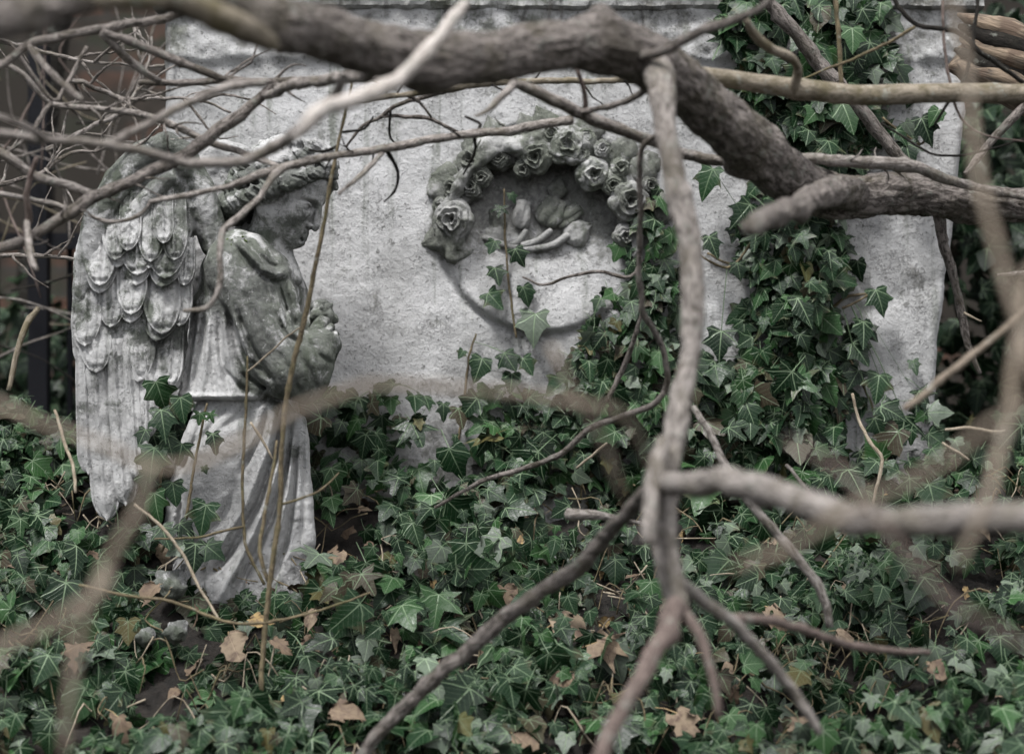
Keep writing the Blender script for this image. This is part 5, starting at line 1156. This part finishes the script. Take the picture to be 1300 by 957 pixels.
side(s1, [(434, 168, 5.0, 1.8), (462, 164, 5.02, 1.6), (474, 148, 5.04, 1.2)], 'bark_dark', name='twig', sides=6)
side(s1, [(357, 640, 5.0, 1.8), (384, 632, 5.0, 1.6), (410, 620, 5.02, 1.2), (430, 600, 5.04, .8)], 'stem', name='twig', sides=6)
s2 = thing_limb('thin_stem', "fine stem running up the middle of the angel's skirt to the sleeve", [(336, 742, 5.2, 2), (322, 716, 5.2, 2.2), (312, 690, 5.2, 2.2), (308, 640, 5.21, 2), (309, 580, 5.22, 2), (312, 520, 5.22, 1.8), (314, 470, 5.22, 1.6), (314, 452, 5.22, 1)], 'stem', cat='stem', group=SG, sides=7, wob=.4)
side(s2, [(309, 668, 5.2, 1.6), (284, 674, 5.2, 1.6), (250, 682, 5.2, 1.5), (196, 684, 5.2, 1.2)], 'stem', name='twig', sides=6)
side(s2, [(314, 472, 5.22, 1.2), (340, 450, 5.2, 1.3), (364, 428, 5.18, 1.3), (386, 412, 5.16, .9)], 'straw', name='twig', sides=6)
thing_limb('thin_stem', 'fine brown stem lying across the ivy below the skirt', [(100, 742, 5.0, 1.8), (160, 756, 5.0, 2.2), (220, 764, 5.0, 2.2), (290, 790, 5.0, 2), (350, 788, 5.0, 2), (420, 770, 5.02, 1.6), (470, 752, 5.04, 1.2)], 'stem', cat='stem', group=SG, sides=7, wob=.5)
thing_limb('thin_stem', 'pale curved stem slipping down left of the skirt hem', [(170, 640, 5.15, 2), (200, 664, 5.12, 2.2), (230, 700, 5.1, 2.2), (250, 740, 5.08, 2), (280, 790, 5.05, 1.6)], 'straw', cat='stem', group=SG, sides=7, wob=.5)
thing_limb('thin_stem', 'short pale stem fragment caught on the skirt right of its middle', [(318, 536, 5.3, 1.6), (334, 560, 5.3, 1.8), (346, 582, 5.3, 1.4)], 'straw', cat='stem', group=SG, sides=6)
thing_limb('thin_stem', 'knotted pale stem left of the wing tip in the ivy', [(70, 520, 5.2, 1.8), (80, 556, 5.18, 2), (92, 590, 5.16, 2.2), (96, 625, 5.14, 2)], 'straw', cat='stem', group=SG, sides=6, wob=.8)
thing_limb('thin_stem', 'curved greenish stem bent before the iron post', [(10, 496, 5.6, 3), (24, 440, 5.62, 4), (34, 412, 5.64, 4.5), (48, 392, 5.66, 4)], 'bark_smooth', cat='stem', group=SG, sides=8)

# --- split log at the top right
logo = empty('split_log', at(1256, 70, 5.55), 'split orange brown log with torn end jutting in at the top right', 'log')
P = px4([(1222, 52, 5.5, 34), (1250, 64, 5.5, 44), (1300, 84, 5.52, 50), (1380, 118, 5.56, 54), (1500, 160, 5.6, 56)])
V, F, t = tube_geo(P, 30, .012, .06, .1, 71, .16)
end = np.exp(-(np.linalg.norm(V - P[0, :3], axis=1) / .07) ** 2)
V[:, 0] += end * .05 * fbm(V[:, 2] * 60, V[:, 1] * 60, 0 * V[:, 0], 2)
mesh('log_body', V, F, M['wood'], logo, attrs={'tco': t})
for k in range(5):
    y0 = 22 + k * 15; pts = [(1212 + random.uniform(-4, 10), y0 - 4, 5.44, 3), (1240, y0 + 6, 5.43, 12), (1290, y0 + 26, 5.43, 15), (1370, y0 + 58, 5.46, 14)]
    V, F, t = tube_geo(px4(pts), 8, .012, .2, .3, 80 + k, .15); mesh('splinter', V, F, M['wood'] if k % 2 == 0 else M['bark_dark'], logo, attrs={'tco': t})

# ================================================================== bushes behind
def bush(name, label, cx, cy, cz, rx, ry, rz, n, size, seed, tint=.2, stems=9):
    random.seed(seed); root = empty(name, (cx, cy, cz - rz), label, 'shrub', 'shrubs behind the gravestone')
    g = LeafGeo()
    for k in range(n):
        v = RNG.normal(0, 1, 3); v /= np.linalg.norm(v); q = random.random() ** .35
        p = np.array((cx + v[0] * rx * q, cy + v[1] * ry * q, cz + v[2] * rz * q))
        p += .06 * np.array((math.sin(p[2] * 9 + seed), math.cos(p[0] * 8), math.sin(p[0] * 7)))
        if p[1] < .38 and -.85 < p[0] < 1.02: continue
        g.leaf(p, v + RNG.normal(0, .6, 3) + (0, -.4, .3), RNG.normal(0, .6, 3) + (0, 0, -.5), random.uniform(.6, 1.2) * size, random.choice((1, 2, 4)), (random.random() * tint * 2, .1 + random.random() * .5, .05 + random.random() * .5), 1, False)
    g.build('foliage', M['ivy'], root)
    for k in range(stems):
        a = random.uniform(-1, 1); pts = [(cx + a * rx * .2, cy, cz - rz - .1, .012), (cx + a * rx * .5, cy + random.uniform(-.2, .2), cz - rz * .2, .009), (cx + a * rx * .8, cy + random.uniform(-.2, .2), cz + rz * random.uniform(.3, .9), .004)]
        V, F, t = tube_geo(np.array(pts), 7, .05, .1, .6, k + seed); mesh('stem', V, F, M['bark_dark'], root, attrs={'tco': t})
bush('evergreen_shrub', 'dark evergreen shrub filling the gap right of the gravestone', 1.55, .95, 1.35, .55, .45, .85, 2300, .075, 41)
bush('evergreen_shrub', 'low dark shrub on the ground behind the iron railing at left', -1.25, 1.35, .95, .6, .35, .34, 1100, .06, 43)
random.seed(50)
br = empty('bramble_thicket', (-1.35, .6, .7), 'tangle of thin brown bramble stems before the brick wall at upper left', 'bramble')
for k in range(70):
    x, y = random.uniform(-2.0, -.85), random.uniform(.42, .85); z = random.uniform(.9, 1.85)
    a = random.uniform(0, pi); pts = []; L = random.uniform(.4, 1.1)
    for q in range(6):
        pts.append((x, y, z, random.uniform(.0018, .0048) * (1 - q * .1))); x += cos(a) * L / 6; z += sin(a) * L / 6; a += random.gauss(0, .35); y += random.gauss(0, .02)
        x = min(x, -.9 + .1 * (y > .34))
    V, F, t = tube_geo(np.array(pts), 6, .03, .15, .5, k + 200); mesh('stem', V, F, M[random.choice(('bark', 'bark_pale', 'bark_red', 'bark_dark', 'bark_smooth'))], br, attrs={'tco': t})
random.seed(61)
for k, lab in enumerate(('fine pale twig fan crossing the iron post near the top left corner', 'fine pale forked twig before the brick wall left of the stone', 'fine grey twig spray at the left edge above the rail', 'fine pale twig sweeping over the wing top to the stone edge', 'fine brown twig spray low beside the wing at the left edge')):
    x, y, an = ((-20, 40, .5), (60, 190, -.45), (-20, 240, -.25), (90, 100, .35), (-20, 330, -.2))[k]
    pts = []; d0 = (5.6, 5.7, 5.3, 5.1, 5.5)[k]
    for q in range(8):
        pts.append((x, y, d0 + .02 * q, 3.6 - .3 * q)); x += 30 * cos(an); y += 30 * sin(an); an += random.gauss(0, .22)
    tw = thing_limb('bare_branch', lab, pts, random.choice(('bark_pale', 'bark_pale', 'bark')), cat='twig', sides=7, wob=.8)
    shoots(tw, pts, 9, 110, random.choice(('bark_pale', 'bark')), 1.9, seed=70 + k)
tr = tag(limb('dead_tree', [(20, 620, 7.3, 24), (38, 400, 7.3, 22), (50, 240, 7.3, 21), (60, 120, 7.3, 22), (72, 20, 7.3, 20), (78, -160, 7.3, 18)], M['bark_dark'], None, sides=20, lump=.1), 'slim dark tree trunk standing beside the iron railing at upper left', 'tree')
SKY, SUN, EXPO = 0.06, 1.5, 1.95
cam = bpy.data.cameras.new('camera'); co_ = bpy.data.objects.new('camera', cam); COL.objects.link(co_)
co_.location = CAM; co_.rotation_euler = (pi / 2, 0, 0)
cam.lens = LENS; cam.sensor_width = SENSOR; cam.clip_end = 500; cam.clip_start = .05
cam.dof.use_dof = True; cam.dof.focus_distance = 5.47; cam.dof.aperture_fstop = 1.6; cam.dof.aperture_blades = 8
scene.camera = co_
world = bpy.data.worlds.new('World'); scene.world = world; world.use_nodes = True
nt = world.node_tree
EL, AZ = radians(62), radians(-38)
sky = nt.nodes.new('ShaderNodeTexSky'); sky.sky_type = 'NISHITA'; sky.sun_disc = False
sky.sun_elevation = EL; sky.sun_rotation = pi + AZ; sky.dust_density = 3.0; sky.air_density = 1.0; sky.ozone_density = 1.0
hs = nt.nodes.new('ShaderNodeHueSaturation'); hs.inputs['Saturation'].default_value = .22   # an overcast, nearly colourless sky
nt.links.new(sky.outputs[0], hs.inputs['Color'])
bg = nt.nodes['Background']; bg.inputs['Strength'].default_value = SKY
nt.links.new(hs.outputs[0], bg.inputs['Color'])
sl = bpy.data.lights.new('sun', 'SUN'); so = bpy.data.objects.new('sun', sl); COL.objects.link(so)
sl.energy = SUN; sl.angle = radians(13); sl.color = (1, .985, .965)
dv = Vector((sin(AZ) * cos(EL), -cos(AZ) * cos(EL), sin(EL)))      # direction towards the sun
so.rotation_euler = dv.to_track_quat('Z', 'Y').to_euler(); so.location = (0, -3, 6)
vs = scene.view_settings; vs.view_transform = 'Standard'; vs.look = 'None'; vs.gamma = 1; vs.exposure = EXPO; vs.use_curve_mapping = False
scene.cycles.use_denoising = True
scene.cycles.max_bounces = 6
